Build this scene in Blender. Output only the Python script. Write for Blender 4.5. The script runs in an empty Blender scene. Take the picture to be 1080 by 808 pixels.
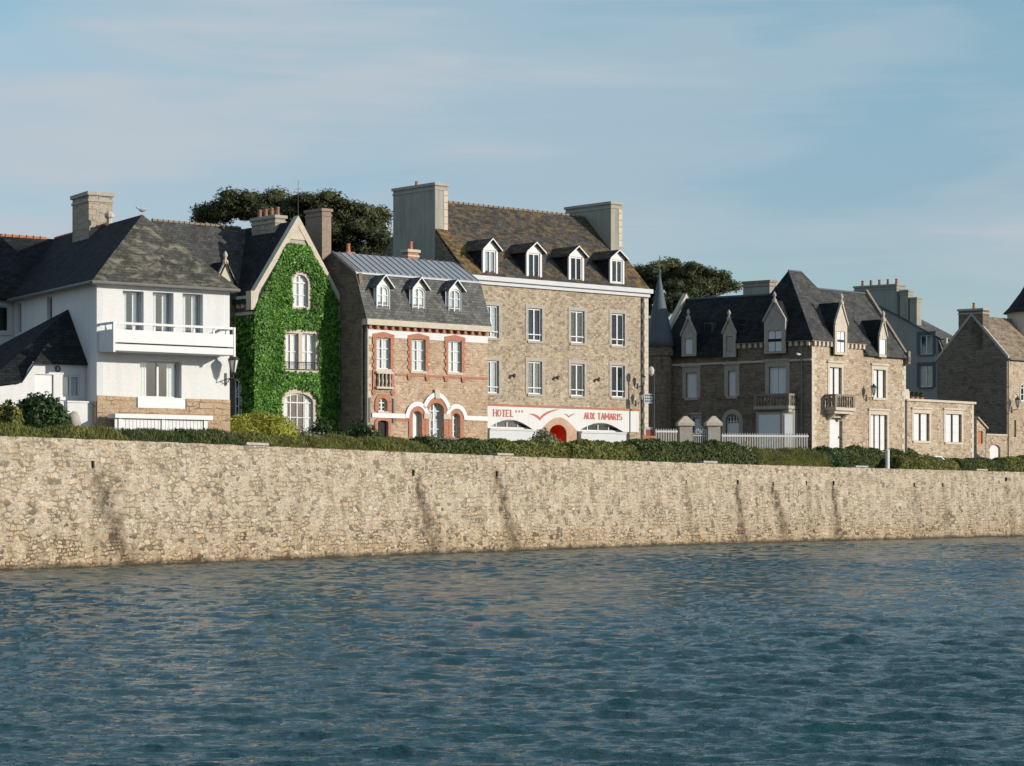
import bpy, math, random
import numpy as np
from mathutils import Vector
from mathutils.geometry import tessellate_polygon
random.seed(7)
RNG = np.random.default_rng(11)
SC = bpy.context.scene
COL = SC.collection

# ------------------------------------------------------------------ camera
FPX, CX, HOR, EYE = 2600.0, 540.0, 533.0, 2.2      # focal length in photo pixels, centre column, horizon row, eye height
cam = bpy.data.cameras.new('camera')
cam.sensor_width = 36.0
cam.lens = 36.0 * FPX / 1080.0
cam.shift_y = (HOR - 404.0) / 1080.0
cam.clip_start = 0.5
cam.clip_end = 6000
camo = bpy.data.objects.new('camera', cam)
camo.location = (0, 0, EYE)
camo.rotation_euler = (math.radians(90), 0, 0)
COL.objects.link(camo)
SC.camera = camo

# ------------------------------------------------------------------ light
SUN_AZ, SUN_EL = 109.0, 15.0       # degrees clockwise from +Y, above the horizon
sd = Vector((math.sin(math.radians(SUN_AZ)) * math.cos(math.radians(SUN_EL)),
             math.cos(math.radians(SUN_AZ)) * math.cos(math.radians(SUN_EL)), math.sin(math.radians(SUN_EL))))
sun = bpy.data.lights.new('sun', 'SUN')
sun.energy = 3.0
sun.angle = math.radians(0.6)
sun.color = (1.0, 0.91, 0.79)
suno = bpy.data.objects.new('sun', sun)
suno.rotation_euler = (-sd).to_track_quat('-Z', 'Y').to_euler()
COL.objects.link(suno)

SKY_T = [(.50, .47, .66), (.54, .56, .60), (.64, .69, .645), (.80, .80, .76)]; CLOUD_A = (0.4, 1.1, 3.3); CLOUD_C = (2.22, 2.52, 2.80, 1)
world = bpy.data.worlds.new("World")
SC.world = world
world.use_nodes = True
nt = world.node_tree
nt.nodes.clear()
N = nt.nodes.new
wo = N('ShaderNodeOutputWorld'); bg = N('ShaderNodeBackground')
sky = N('ShaderNodeTexSky'); sky.sky_type = 'NISHITA'; sky.sun_disc = False
sky.sun_elevation = math.radians(SUN_EL); sky.sun_rotation = math.radians(SUN_AZ)
sky.air_density = 1.0; sky.dust_density = 0.25; sky.ozone_density = 2.0
L = nt.links.new
def wmath(op, a, b, c=None):
    m = N('ShaderNodeMath'); m.operation = op; m.use_clamp = False
    for i_, v_ in enumerate((a, b, c)):
        if v_ is None: continue
        if isinstance(v_, (int, float)): m.inputs[i_].default_value = v_
        else: L(v_, m.inputs[i_])
    return m.outputs[0]
def wramp(fac, stops):
    r = N('ShaderNodeValToRGB'); e = r.color_ramp.elements
    while len(e) < len(stops): e.new(.5)
    for k_, (p_, c_) in enumerate(stops): e[k_].position = p_; e[k_].color = (*c_, 1)
    r.color_ramp.interpolation = 'EASE'; L(fac, r.inputs['Fac']); return r.outputs['Color']
tc = N('ShaderNodeTexCoord'); sp = N('ShaderNodeSeparateXYZ'); L(tc.outputs['Generated'], sp.inputs[0])
# thin marine air near the horizon dims and cools the low sky
tint = N('ShaderNodeMix'); tint.data_type = 'RGBA'; tint.blend_type = 'MULTIPLY'; tint.inputs[0].default_value = 1.0
L(wramp(sp.outputs['Z'], [(0.0, SKY_T[0]), (0.11, SKY_T[1]), (0.2, SKY_T[2]), (1.0, SKY_T[3])]), tint.inputs[7]); L(sky.outputs['Color'], tint.inputs[6])
def wnoise(scale, loc, sc, detail, rough, dist):
    mp = N('ShaderNodeMapping'); mp.inputs['Scale'].default_value = scale; mp.inputs['Location'].default_value = loc; mp.inputs['Rotation'].default_value = (0, math.radians(-4), 0)
    n = N('ShaderNodeTexNoise'); n.inputs['Scale'].default_value = sc; n.inputs['Detail'].default_value = detail; n.inputs['Roughness'].default_value = rough; n.inputs['Distortion'].default_value = dist
    L(tc.outputs['Generated'], mp.inputs['Vector']); L(mp.outputs['Vector'], n.inputs['Vector']); return n.outputs['Fac']
veil = wnoise((3.2, 3.2, 11.0), CLOUD_A, 1.0, 4, .5, .3)
streak = wnoise((4.0, 4.0, 34.0), (2.2, 0.4, 5.1), 1.0, 6, .55, .4)
f_ = wmath('ADD', wmath('MULTIPLY', veil, .70), wmath('MULTIPLY', streak, .30))
cf = wramp(f_, [(0.455, (0, 0, 0)), (0.53, (.40, .40, .40)), (0.61, (.95, .95, .95))])
mx = N('ShaderNodeMix'); mx.data_type = 'RGBA'; mx.inputs[7].default_value = CLOUD_C
L(cf, mx.inputs[0]); L(tint.outputs[2], mx.inputs[6])
L(mx.outputs[2], bg.inputs['Color']); L(bg.outputs['Background'], wo.inputs['Surface'])
bg.inputs['Strength'].default_value = 0.15
SC.view_settings.view_transform = 'Standard'
SC.view_settings.look = 'None'
SC.view_settings.exposure = 0.56
SC.view_settings.gamma = 1.0
SC.view_settings.use_curve_mapping = False
SC.render.engine = 'CYCLES'

# ------------------------------------------------------------------ materials
def new_mat(name):
    m = bpy.data.materials.new(name); m.use_nodes = True
    t = m.node_tree; b = t.nodes['Principled BSDF']
    return m, t, b

def ramp(t, stops, fac, interp='LINEAR'):
    r = t.nodes.new('ShaderNodeValToRGB'); r.color_ramp.interpolation = interp
    e = r.color_ramp.elements
    while len(e) < len(stops): e.new(0.5)
    for i, (p, c) in enumerate(stops):
        e[i].position = p; e[i].color = (c[0], c[1], c[2], 1)
    t.links.new(fac, r.inputs['Fac'])
    return r.outputs['Color']

def mixc(t, fac, a, b, mode='MIX'):
    m = t.nodes.new('ShaderNodeMix'); m.data_type = 'RGBA'; m.blend_type = mode
    for sock, v in ((m.inputs[0], fac), (m.inputs[6], a), (m.inputs[7], b)):
        if isinstance(v, (int, float)): sock.default_value = v
        elif isinstance(v, tuple): sock.default_value = (v[0], v[1], v[2], 1)
        else: t.links.new(v, sock)
    return m.outputs[2]

def mapped(t, sx=1, sy=1, sz=1, src='UV', loc=(0, 0, 0)):
    c = t.nodes.new('ShaderNodeTexCoord'); p = t.nodes.new('ShaderNodeMapping')
    p.inputs['Scale'].default_value = (sx, sy, sz); p.inputs['Location'].default_value = loc
    t.links.new(c.outputs[src], p.inputs['Vector'])
    return p.outputs['Vector']

def noise(t, vec, scale, detail=4, rough=0.55, dist=0.0):
    n = t.nodes.new('ShaderNodeTexNoise'); n.inputs['Scale'].default_value = scale
    n.inputs['Detail'].default_value = detail; n.inputs['Roughness'].default_value = rough; n.inputs['Distortion'].default_value = dist
    t.links.new(vec, n.inputs['Vector'])
    return n.outputs['Fac'], n.outputs['Color']

def math_n(t, op, a, b=None, c=None):
    m = t.nodes.new('ShaderNodeMath'); m.operation = op
    for i, v in enumerate((a, b, c)):
        if v is None: continue
        if isinstance(v, (int, float)): m.inputs[i].default_value = v
        else: t.links.new(v, m.inputs[i])
    return m.outputs[0]

def vadd(t, a, b, s):
    v = t.nodes.new('ShaderNodeVectorMath'); v.operation = 'MULTIPLY_ADD'
    t.links.new(b, v.inputs[0]); v.inputs[1].default_value = (s, s, s); t.links.new(a, v.inputs[2])
    return v.outputs[0]

def bump(t, b, h, strength=0.5, dist=0.03):
    n = t.nodes.new('ShaderNodeBump'); n.inputs['Strength'].default_value = strength; n.inputs['Distance'].default_value = dist
    t.links.new(h, n.inputs['Height']); t.links.new(n.outputs['Normal'], b.inputs['Normal'])

def plain(name, col, rough=0.7, var=0.12, scale=3.0, metal=0.0, spec=0.5):
    m, t, b = new_mat(name)
    v = mapped(t, src='Object')
    f, _ = noise(t, v, scale, 6, 0.65)
    lo = tuple(c * (1 - var) for c in col); hi = tuple(min(1, c * (1 + var)) for c in col)
    c = ramp(t, [(0.3, lo), (0.7, hi)], f)
    t.links.new(c, b.inputs['Base Color']); b.inputs['Roughness'].default_value = rough
    b.inputs['Metallic'].default_value = metal; b.inputs['Specular IOR Level'].default_value = spec
    return m

def courses(t, uv, bw, rh, mort, wob=1.0):
    """irregular coursed rubble: two brick patterns of unlike size, joints bent by noise, chosen patch by patch"""
    _, nc = noise(t, uv, 1.6, 3); _, nf = noise(t, uv, 7.0, 2)
    v = vadd(t, vadd(t, uv, nc, 0.42 * rh * 2.2 * wob), nf, 0.07 * wob)
    outs = []
    for k, (w, h, o) in enumerate(((bw, rh, .43), (bw * .62, rh * .72, .37))):
        b = t.nodes.new('ShaderNodeTexBrick'); b.inputs['Scale'].default_value = 1; b.offset = o; b.squash = 1.5; b.squash_frequency = 3; b.offset_frequency = 2
        b.inputs['Brick Width'].default_value = w; b.inputs['Row Height'].default_value = h; b.inputs['Mortar Size'].default_value = mort; b.inputs['Mortar Smooth'].default_value = 0.4
        b.inputs['Color1'].default_value = (0, 0, 0, 1); b.inputs['Color2'].default_value = (1, 1, 1, 1); b.inputs['Mortar'].default_value = (.5, .5, .5, 1)
        t.links.new(v, b.inputs['Vector']); outs.append((b.outputs['Color'], b.outputs['Fac']))
    sel, _ = noise(t, uv, .75, 3)
    sel = ramp(t, [(.48, (0, 0, 0)), (.52, (1, 1, 1))], sel)
    return mixc(t, sel, outs[0][0], outs[1][0]), mixc(t, sel, outs[0][1], outs[1][1]), v

def weathered_paint(name, col, amt=.18, rough=.8):
    m, t, b = new_mat(name); uv = mapped(t)
    s1, _ = noise(t, mapped(t, 3.0, .22, 1), 1.0, 6, .65); s2, _ = noise(t, uv, .6, 6, .7); s3, _ = noise(t, uv, 9, 4, .6)
    c = mixc(t, ramp(t, [(.45, (0, 0, 0)), (.75, (amt, amt, amt))], s1), col, tuple(k * .45 for k in (col[0] * 1.05, col[1], col[2] * .9)))
    c = mixc(t, ramp(t, [(.4, (0, 0, 0)), (.8, (amt, amt, amt))], s2), c, tuple(k * .6 for k in col))
    c = mixc(t, 1.0, c, ramp(t, [(.3, (.95, .95, .95)), (.7, (1.04, 1.04, 1.04))], s3), 'MULTIPLY')
    t.links.new(c, b.inputs['Base Color']); b.inputs['Roughness'].default_value = rough; bump(t, b, s3, .15, .01)
    return m

def masonry(name, stones, mortar, su, sv, mw=0.06, dirt=(0.5, 0.5, 0.5), dirt_amt=0.35, big=0.12, bstr=0.9, rnd=0.85, rubble=0.0):
    m, t, b = new_mat(name)
    uv = mapped(t)
    rnd_c, mask, v = courses(t, uv, su * 1.15, sv * 1.15, .014 + mw * .15)
    n = len(stones)
    cell, _ = noise(t, v, 3.1, 2)
    rr = mixc(t, .35, rnd_c, cell)
    if rubble > 0:
        mpv = t.nodes.new('ShaderNodeMapping'); mpv.inputs['Scale'].default_value = (1 / (su * .62), 1 / (sv * .80), 1); t.links.new(v, mpv.inputs['Vector'])
        vs_ = []
        for ft in ('F1', 'DISTANCE_TO_EDGE'):
            vo = t.nodes.new('ShaderNodeTexVoronoi'); vo.voronoi_dimensions = '2D'; vo.feature = ft; vo.inputs['Scale'].default_value = 1; vo.inputs['Randomness'].default_value = .9
            t.links.new(mpv.outputs['Vector'], vo.inputs['Vector']); vs_.append(vo)
        sp_ = t.nodes.new('ShaderNodeSeparateColor'); t.links.new(vs_[0].outputs['Color'], sp_.inputs['Color'])
        kf, _ = noise(t, uv, .9, 4, .6); kf = ramp(t, [(.52 - .16 * rubble, (0, 0, 0)), (.55 - .16 * rubble, (1, 1, 1))], kf)
        rr = mixc(t, kf, rr, sp_.outputs[0]); mask = mixc(t, kf, mask, math_n(t, 'LESS_THAN', vs_[1].outputs['Distance'], .06))
    col = ramp(t, [(.10 + .8 * i / max(1, n - 1), c) for i, c in enumerate(stones)], rr)
    fine, _ = noise(t, uv, 14, 6, 0.75)
    col = mixc(t, 1.0, col, ramp(t, [(0.28, (0.45, 0.45, 0.45)), (0.72, (1.35, 1.35, 1.35))], fine), 'MULTIPLY')
    gap, _ = noise(t, uv, 2.2, 4)
    mcol = mixc(t, ramp(t, [(.38, (0, 0, 0)), (.55, (1, 1, 1))], gap), tuple(c * .4 for c in mortar), mortar)
    col = mixc(t, mask, col, mcol)
    bigf, _ = noise(t, uv, big * 2.2, 6, 0.65)
    col = mixc(t, ramp(t, [(0.35, (0, 0, 0)), (0.68, (dirt_amt,) * 3)], bigf), col, dirt, 'MULTIPLY')
    t.links.new(col, b.inputs['Base Color']); b.inputs['Roughness'].default_value = 0.92
    b.inputs['Specular IOR Level'].default_value = 0.2
    inv = math_n(t, 'SUBTRACT', 1.0, mask)
    bump(t, b, mixc(t, 0.35, inv, fine), bstr, 0.05)
    return m

def slate(name, base, lichen=None, amt=0.0, tw=0.28, th=0.16, spec=0.5, thr=0.5, rough=0.55):
    m, t, b = new_mat(name)
    uv = mapped(t)
    br = t.nodes.new('ShaderNodeTexBrick'); br.inputs['Scale'].default_value = 1
    br.inputs['Brick Width'].default_value = tw; br.inputs['Row Height'].default_value = th; br.inputs['Mortar Size'].default_value = 0.012
    br.inputs['Color1'].default_value = (*[c * 0.7 for c in base], 1); br.inputs['Color2'].default_value = (*[c * 1.4 for c in base], 1)
    br.inputs['Mortar'].default_value = (*[c * 0.35 for c in base], 1)
    t.links.new(uv, br.inputs['Vector'])
    col = br.outputs['Color']
    f, _ = noise(t, uv, 0.9, 7, 0.7)
    col = mixc(t, 1.0, col, ramp(t, [(0.3, (0.65, 0.65, 0.65)), (0.7, (1.4, 1.4, 1.4))], f), 'MULTIPLY')
    if lichen:
        g, _ = noise(t, mapped(t, 1, 1.5, 1, loc=(3, 7, 0)), 1.6, 8, 0.75, 0.6)
        col = mixc(t, ramp(t, [(thr, (0, 0, 0)), (thr + 0.14, (amt, amt, amt))], g), col, lichen)
    t.links.new(col, b.inputs['Base Color']); b.inputs['Roughness'].default_value = rough; b.inputs['Specular IOR Level'].default_value = spec
    bump(t, b, br.outputs['Fac'], -0.35, 0.02)
    return m

def leaf_mat(name, cols, rough=0.6, trans=0.25):
    m, t, b = new_mat(name)
    g = t.nodes.new('ShaderNodeNewGeometry')
    c = ramp(t, [(i / (len(cols) - 1), k) for i, k in enumerate(cols)], g.outputs['Random Per Island'])
    f, _ = noise(t, mapped(t, src='Object'), 0.7, 4, 0.6)
    c = mixc(t, 1.0, c, ramp(t, [(0.3, (0.6, 0.62, 0.6)), (0.7, (1.35, 1.3, 1.2))], f), 'MULTIPLY')
    t.links.new(c, b.inputs['Base Color']); b.inputs['Roughness'].default_value = rough; b.inputs['Specular IOR Level'].default_value = 0.3
    tr = t.nodes.new('ShaderNodeBsdfTranslucent'); t.links.new(c, tr.inputs['Color'])
    ms = t.nodes.new('ShaderNodeMixShader'); ms.inputs[0].default_value = trans
    t.links.new(b.outputs[0], ms.inputs[1]); t.links.new(tr.outputs[0], ms.inputs[2])
    t.links.new(ms.outputs[0], t.nodes['Material Output'].inputs['Surface'])
    return m

def glass_mat():
    m, t, b = new_mat('window_glass')
    t.nodes.remove(b)
    tr = t.nodes.new('ShaderNodeBsdfTransparent'); tr.inputs['Color'].default_value = (0.92, 0.94, 0.94, 1)
    gl = t.nodes.new('ShaderNodeBsdfGlossy'); gl.inputs['Roughness'].default_value = 0.06; oi = t.nodes.new('ShaderNodeObjectInfo'); t.links.new(ramp(t, [(0, (.55, .60, .66)), (1, (.98, 1.0, .98))], oi.outputs['Random']), gl.inputs['Color'])
    fr = t.nodes.new('ShaderNodeFresnel'); fr.inputs['IOR'].default_value = 1.5
    ms = t.nodes.new('ShaderNodeMixShader')
    t.links.new(math_n(t, 'ADD', fr.outputs[0], 0.04), ms.inputs[0]); t.links.new(tr.outputs[0], ms.inputs[1]); t.links.new(gl.outputs[0], ms.inputs[2])
    t.links.new(ms.outputs[0], t.nodes['Material Output'].inputs['Surface'])
    return m

M = {}
M['glass'] = glass_mat()
M['curtain'] = plain('net_curtain', (0.86, 0.87, 0.88), 0.9, 0.1, 8)
M['white'] = plain('white_paint', (0.60, 0.61, 0.62), 0.5, 0.06, 2)
M['plaster'] = weathered_paint('white_plaster', (0.66, 0.665, 0.665), .2, .85)
M['shutter'] = plain('painted_shutter', (0.66, 0.69, 0.72), 0.6, 0.05, 2)
M['cream'] = plain('cream_stone', (0.50, 0.44, 0.36), 0.85, 0.14, 3)
M['balustrade'] = plain('weathered_balustrade_stone', (0.21, 0.175, 0.135), 0.88, 0.25, 5)
M['granite'] = plain('dressed_granite', (0.36, 0.33, 0.29), 0.88, 0.18, 4)
M['weathered'] = weathered_paint('weathered_render', (0.34, 0.33, 0.28), .7, .9)
M['greyrender'] = weathered_paint('grey_render', (0.29, 0.30, 0.29), .45, .9)
M['brick'] = plain('orange_brick', (0.37, 0.16, 0.10), 0.85, 0.35, 9)
M['darkbrick'] = plain('brown_brick', (0.25, 0.19, 0.145), 0.88, 0.25, 6)
M['potdull'] = plain('weathered_pot', (0.27, 0.13, 0.085), 0.85, 0.3, 8)
M['terracotta'] = plain('terracotta', (0.42, 0.16, 0.08), 0.8, 0.25, 8)
M['iron'] = plain('black_iron', (0.03, 0.03, 0.032), 0.5, 0.2, 8)
M['pipe'] = plain('zinc_pipe', (0.16, 0.15, 0.14), 0.5, 0.2, 4)
M['lead'] = plain('lead_grey', (0.07, 0.095, 0.11), 0.7, 0.15, 2)
M['red'] = plain('red_door_paint', (0.75, 0.07, 0.02), 0.5, 0.12, 4)
M['signred'] = plain('sign_lettering', (0.40, 0.085, 0.05), 0.6, 0.1, 6)
M['band'] = weathered_paint('white_sign_board', (0.62, 0.62, 0.61), .2, .7)
M['panel'] = plain('grey_shop_panel', (0.50, 0.52, 0.54), 0.6, 0.06, 2)
M['dark'] = plain('dark_opening', (0.02, 0.02, 0.02), 0.9, 0.2, 4)
M['wood'] = plain('weathered_wood', (0.36, 0.34, 0.31), 0.85, 0.2, 6)
M['concrete'] = plain('pale_concrete', (0.42, 0.39, 0.34), 0.9, 0.15, 4)
M['pavement'] = plain('pavement', (0.30, 0.28, 0.25), 0.9, 0.15, 1)
M['zinc'] = plain('zinc_sheet', (0.29, 0.32, 0.345), 0.5, 0.10, 0.8, 0.15)
M['lampglass'] = plain('frosted_lamp_glass', (0.55, 0.55, 0.5), 0.2, 0.1, 6)
M['stone_hotel'] = masonry('hotel_rubble_stone', [(0.30, 0.235, 0.165), (0.45, 0.365, 0.265), (0.53, 0.435, 0.315), (0.38, 0.315, 0.24), (0.58, 0.485, 0.365)], (0.55, 0.47, 0.365), 0.32, 0.17, 0.07, (0.7, 0.68, 0.66), 0.45, rubble=.7)
M['stone_brickhouse'] = masonry('ochre_rubble_stone', [(0.42, 0.29, 0.195), (0.62, 0.455, 0.325), (0.56, 0.41, 0.29), (0.50, 0.37, 0.27), (0.67, 0.52, 0.385)], (0.62, 0.52, 0.40), 0.36, 0.17, 0.05, (0.6, 0.5, 0.4), 0.5, rubble=.3)
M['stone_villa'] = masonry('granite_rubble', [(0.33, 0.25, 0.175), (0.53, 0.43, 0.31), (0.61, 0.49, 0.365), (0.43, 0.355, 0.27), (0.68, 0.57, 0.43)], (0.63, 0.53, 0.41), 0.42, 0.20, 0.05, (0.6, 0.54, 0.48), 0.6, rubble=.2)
M['stone_villa_shaded'] = masonry('shaded_granite_rubble', [(0.15, 0.115, 0.085), (0.25, 0.20, 0.15), (0.31, 0.25, 0.185), (0.19, 0.16, 0.13), (0.38, 0.30, 0.22)], (0.26, 0.215, 0.165), 0.42, 0.22, 0.06, (0.55, 0.52, 0.5), 0.6)  # villa stone copied darker; shade of the side wall put into its colour
M['stone_plinth'] = masonry('ochre_stone_plinth', [(0.36, 0.25, 0.16), (0.52, 0.38, 0.25), (0.45, 0.33, 0.22), (0.58, 0.45, 0.31)], (0.50, 0.39, 0.28), 0.36, 0.2, 0.04, (0.8, 0.7, 0.6), 0.3)
M['stone_dark'] = masonry('shaded_gable_rubble', [(0.13, 0.105, 0.08), (0.22, 0.18, 0.14), (0.26, 0.22, 0.165), (0.18, 0.15, 0.12)], (0.24, 0.205, 0.16), 0.4, 0.2, 0.05, (0.6, 0.55, 0.5), 0.5)  # dark tone carries painted shade of the gables facing away from the sun
M['stone_chimney'] = masonry('pale_chimney_stone', [(0.36, 0.31, 0.24), (0.46, 0.40, 0.32), (0.42, 0.37, 0.30)], (0.40, 0.35, 0.28), 0.6, 0.32, 0.03, (0.6, 0.55, 0.5), 0.5)
M['slate_dark'] = slate('dark_slate', (0.022, 0.025, 0.027), (0.06, 0.055, 0.04), 0.4, thr=0.56, rough=.8, spec=.12)  # near-black base paints in the shade of slopes turned from the sun
M['slate_white'] = slate('lichened_slate', (0.060, 0.058, 0.048), (0.27, 0.25, 0.19), 0.8, thr=0.50, rough=0.8, spec=0.3)
M['slate_hotel'] = slate('lichened_hotel_slate', (0.056, 0.054, 0.050), (0.21, 0.135, 0.05), 0.8, thr=0.49, rough=0.8, spec=0.2)
M['slate_moss'] = slate('orange_lichen_slate', (0.06, 0.055, 0.045), (0.27, 0.16, 0.045), 0.9, thr=0.45, rough=0.85, spec=0.2)
M['slate_mansard'] = slate('mansard_slate', (0.105, 0.106, 0.10), (.15,.14,.11), .4, thr=.55, rough=0.75, spec=.2)
M['slate_old'] = slate('old_stone_tiles', (0.19, 0.15, 0.105), (0.32, 0.27, 0.20), 0.7, tw=0.5, th=0.28, thr=0.48, rough=0.9, spec=0.2)
M['slate_villa'] = slate('villa_slate', (0.062, 0.062, 0.060), (0.11, 0.105, 0.09), 0.4, thr=0.55, rough=0.75, spec=.2)
M['pine'] = leaf_mat('pine_needles', [(0.02, 0.03, 0.014), (0.045, 0.062, 0.025), (0.085, 0.10, 0.04), (0.15, 0.135, 0.06)], 0.7, 0.1)
M['ivy'] = leaf_mat('ivy_leaves', [(0.012, 0.045, 0.008), (0.04, 0.13, 0.016), (0.085, 0.24, 0.026), (0.20, 0.38, 0.06)], 0.4, 0.2)
M['ivy_base'] = plain('ivy_stems', (0.015, 0.035, 0.01), 0.9, 0.4, 5)
M['hedge'] = leaf_mat('hedge_foliage', [(0.045, 0.06, 0.016), (0.12, 0.145, 0.035), (0.21, 0.225, 0.055), (0.33, 0.30, 0.10)], 0.6, 0.35)
M['hedgedark'] = leaf_mat('dark_hedge_foliage', [(0.022, 0.038, 0.013), (0.06, 0.085, 0.025), (0.10, 0.135, 0.04), (0.17, 0.19, 0.06)], 0.6, 0.3)
M['shrub'] = leaf_mat('shrub_leaves', [(0.015, 0.035, 0.01), (0.035, 0.075, 0.02), (0.06, 0.11, 0.03)], 0.5, 0.2)
M['golden'] = leaf_mat('golden_leaves', [(0.16, 0.20, 0.03), (0.40, 0.40, 0.05), (0.55, 0.52, 0.09), (0.26, 0.30, 0.05)], 0.5, 0.25)
M['silver'] = leaf_mat('silver_leaves', [(0.12, 0.15, 0.08), (0.28, 0.30, 0.20), (0.42, 0.42, 0.34), (0.10, 0.13, 0.06)], 0.6, 0.2)
M['bark'] = plain('bark', (0.09, 0.07, 0.055), 0.95, 0.3, 3)
M['carwhite'] = plain('white_car_paint', (0.70, 0.71, 0.72), 0.25, 0.02, 1)
M['cardark'] = plain('dark_car_paint', (0.03, 0.035, 0.04), 0.22, 0.05, 1)
M['carsilver'] = plain('silver_car_paint', (0.30, 0.32, 0.34), 0.25, 0.04, 1, 0.5)
M['carglass'] = plain('car_glass', (0.02, 0.025, 0.03), 0.06, 0.05, 1)
M['rubber'] = plain('rubber', (0.02, 0.02, 0.02), 0.8, 0.1, 5)
M['feather'] = plain('gull_feathers', (0.65, 0.65, 0.64), 0.8, 0.08, 10)

# ------------------------------------------------------------------ helpers
WLOC = {}
def tag(o, label, cat=None, group=None, kind=None):
    o['label'] = label
    if cat: o['category'] = cat
    if group: o['group'] = group
    if kind: o['kind'] = kind
    return o

def thing(name, label, cat, loc=(0, 0, 0), group=None):
    o = bpy.data.objects.new(name, None); o.location = loc; o.empty_display_size = 0.3
    COL.objects.link(o); WLOC[o.name] = Vector(loc)
    return tag(o, label, cat, group)

class MB:
    def __init__(s): s.v = []; s.f = []
    def add(s, vs, fs):
        b = len(s.v); s.v += [tuple(p) for p in vs]; s.f += [tuple(i + b for i in f) for f in fs]; return s
    def box8(s, p):
        return s.add(p, [(3, 2, 1, 0), (4, 5, 6, 7), (0, 1, 5, 4), (1, 2, 6, 5), (2, 3, 7, 6), (3, 0, 4, 7)])
    def fbox(s, F, u0, u1, z0, z1, o0, o1):
        return s.box8([F.pt(u0, z0, o0), F.pt(u1, z0, o0), F.pt(u1, z0, o1), F.pt(u0, z0, o1),
                       F.pt(u0, z1, o0), F.pt(u1, z1, o0), F.pt(u1, z1, o1), F.pt(u0, z1, o1)])
    def hbox(s, H, s0, s1, t0, t1, z0, z1, tp=0.0):
        return s.box8([H.pt(s0, t0, z0), H.pt(s1, t0, z0), H.pt(s1, t1, z0), H.pt(s0, t1, z0),
                       H.pt(s0 + tp, t0 + tp, z1), H.pt(s1 - tp, t0 + tp, z1), H.pt(s1 - tp, t1 - tp, z1), H.pt(s0 + tp, t1 - tp, z1)])
    def prism(s, F, pts, o0, o1, holes=(), caps=(True, True), inner=True):
        loops = [list(pts)] + [list(h) for h in holes]
        flat = [p for l in loops for p in l]; n = len(flat)
        tri = tessellate_polygon([[Vector((p[0], p[1], 0)) for p in l] for l in loops])
        vs = [F.pt(p[0], p[1], o1) for p in flat] + [F.pt(p[0], p[1], o0) for p in flat]
        fs = []
        if caps[1]: fs += [tuple(t) for t in tri]
        if caps[0]: fs += [(t[2] + n, t[1] + n, t[0] + n) for t in tri]
        b = 0
        for k, l in enumerate(loops):
            m = len(l)
            if k == 0 or inner:
                fs += [(b + i, b + (i + 1) % m, b + (i + 1) % m + n, b + i + n) for i in range(m)]
            b += m
        return s.add(vs, fs)
    def slab(s, pts, th=0.1):
        n = len(pts); q = [(p[0], p[1], p[2] - th) for p in pts]
        return s.add(list(pts) + q, [tuple(range(n)), tuple(range(2 * n - 1, n - 1, -1))] + [(i, i + n, (i + 1) % n + n, (i + 1) % n) for i in range(n)])
    def poly(s, pts): return s.add(pts, [tuple(range(len(pts)))])
    def cyl(s, p0, p1, r0, r1=None, n=10, caps=True):
        r1 = r0 if r1 is None else r1
        p0, p1 = Vector(p0), Vector(p1); d = (p1 - p0).normalized()
        a = d.orthogonal().normalized(); b = d.cross(a)
        vs = []
        for p, r in ((p0, r0), (p1, r1)):
            for i in range(n):
                t = 2 * math.pi * i / n; vs.append(p + (a * math.cos(t) + b * math.sin(t)) * r)
        fs = [(i, (i + 1) % n, (i + 1) % n + n, i + n) for i in range(n)]
        if caps: fs += [tuple(range(n - 1, -1, -1)), tuple(range(n, 2 * n))]
        return s.add(vs, fs)
    def lathe(s, c, prof, n=16):
        vs = []; c = Vector(c)
        for r, z in prof:
            for i in range(n):
                t = 2 * math.pi * i / n; vs.append(c + Vector((r * math.cos(t), r * math.sin(t), z)))
        fs = []
        for k in range(len(prof) - 1):
            for i in range(n): fs.append((k * n + i, k * n + (i + 1) % n, (k + 1) * n + (i + 1) % n, (k + 1) * n + i))
        fs += [tuple(range(n - 1, -1, -1)), tuple(range((len(prof) - 1) * n, len(prof) * n))]
        return s.add(vs, fs)
    def build(s, name, mat, parent=None, smooth=False, center=None):
        v = np.array(s.v, dtype=float)
        if center is None:
            c = (v.min(0) + v.max(0)) / 2; c[2] = v[:, 2].min()
        else: c = np.array(center, float)
        me = bpy.data.meshes.new(name)
        me.from_pydata([tuple(p) for p in (v - c)], [], s.f)
        me.materials.append(mat)
        uvl = me.uv_layers.new(name='UVMap')
        nl = len(me.loops)
        vi = np.empty(nl, np.int32); me.loops.foreach_get('vertex_index', vi)
        nrm = np.array([p.normal[:] for p in me.polygons]); tot = np.array([p.loop_total for p in me.polygons])
        if len(tot):
            nn = np.repeat(nrm, tot, axis=0)
            h = np.hypot(nn[:, 0], nn[:, 1]); flat = h < 0.05; h[flat] = 1
            ua = np.stack([-nn[:, 1] / h, nn[:, 0] / h, np.zeros(nl)], 1); ua[flat] = (1, 0, 0)
            va = np.cross(nn, ua)
            sg = np.where(va[:, 2] < 0, -1.0, 1.0)[:, None]; va *= sg
            w = v[vi]
            uv = np.stack([(w * ua).sum(1), (w * va).sum(1)], 1).astype(np.float32)
            uvl.data.foreach_set('uv', uv.ravel())
        if smooth: me.polygons.foreach_set('use_smooth', [True] * len(me.polygons))
        o = bpy.data.objects.new(name, me); COL.objects.link(o)
        wl = Vector(c)
        if parent is not None:
            o.parent = parent; o.location = wl - WLOC[parent.name]
        else: o.location = wl
        WLOC[o.name] = wl
        return o

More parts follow.
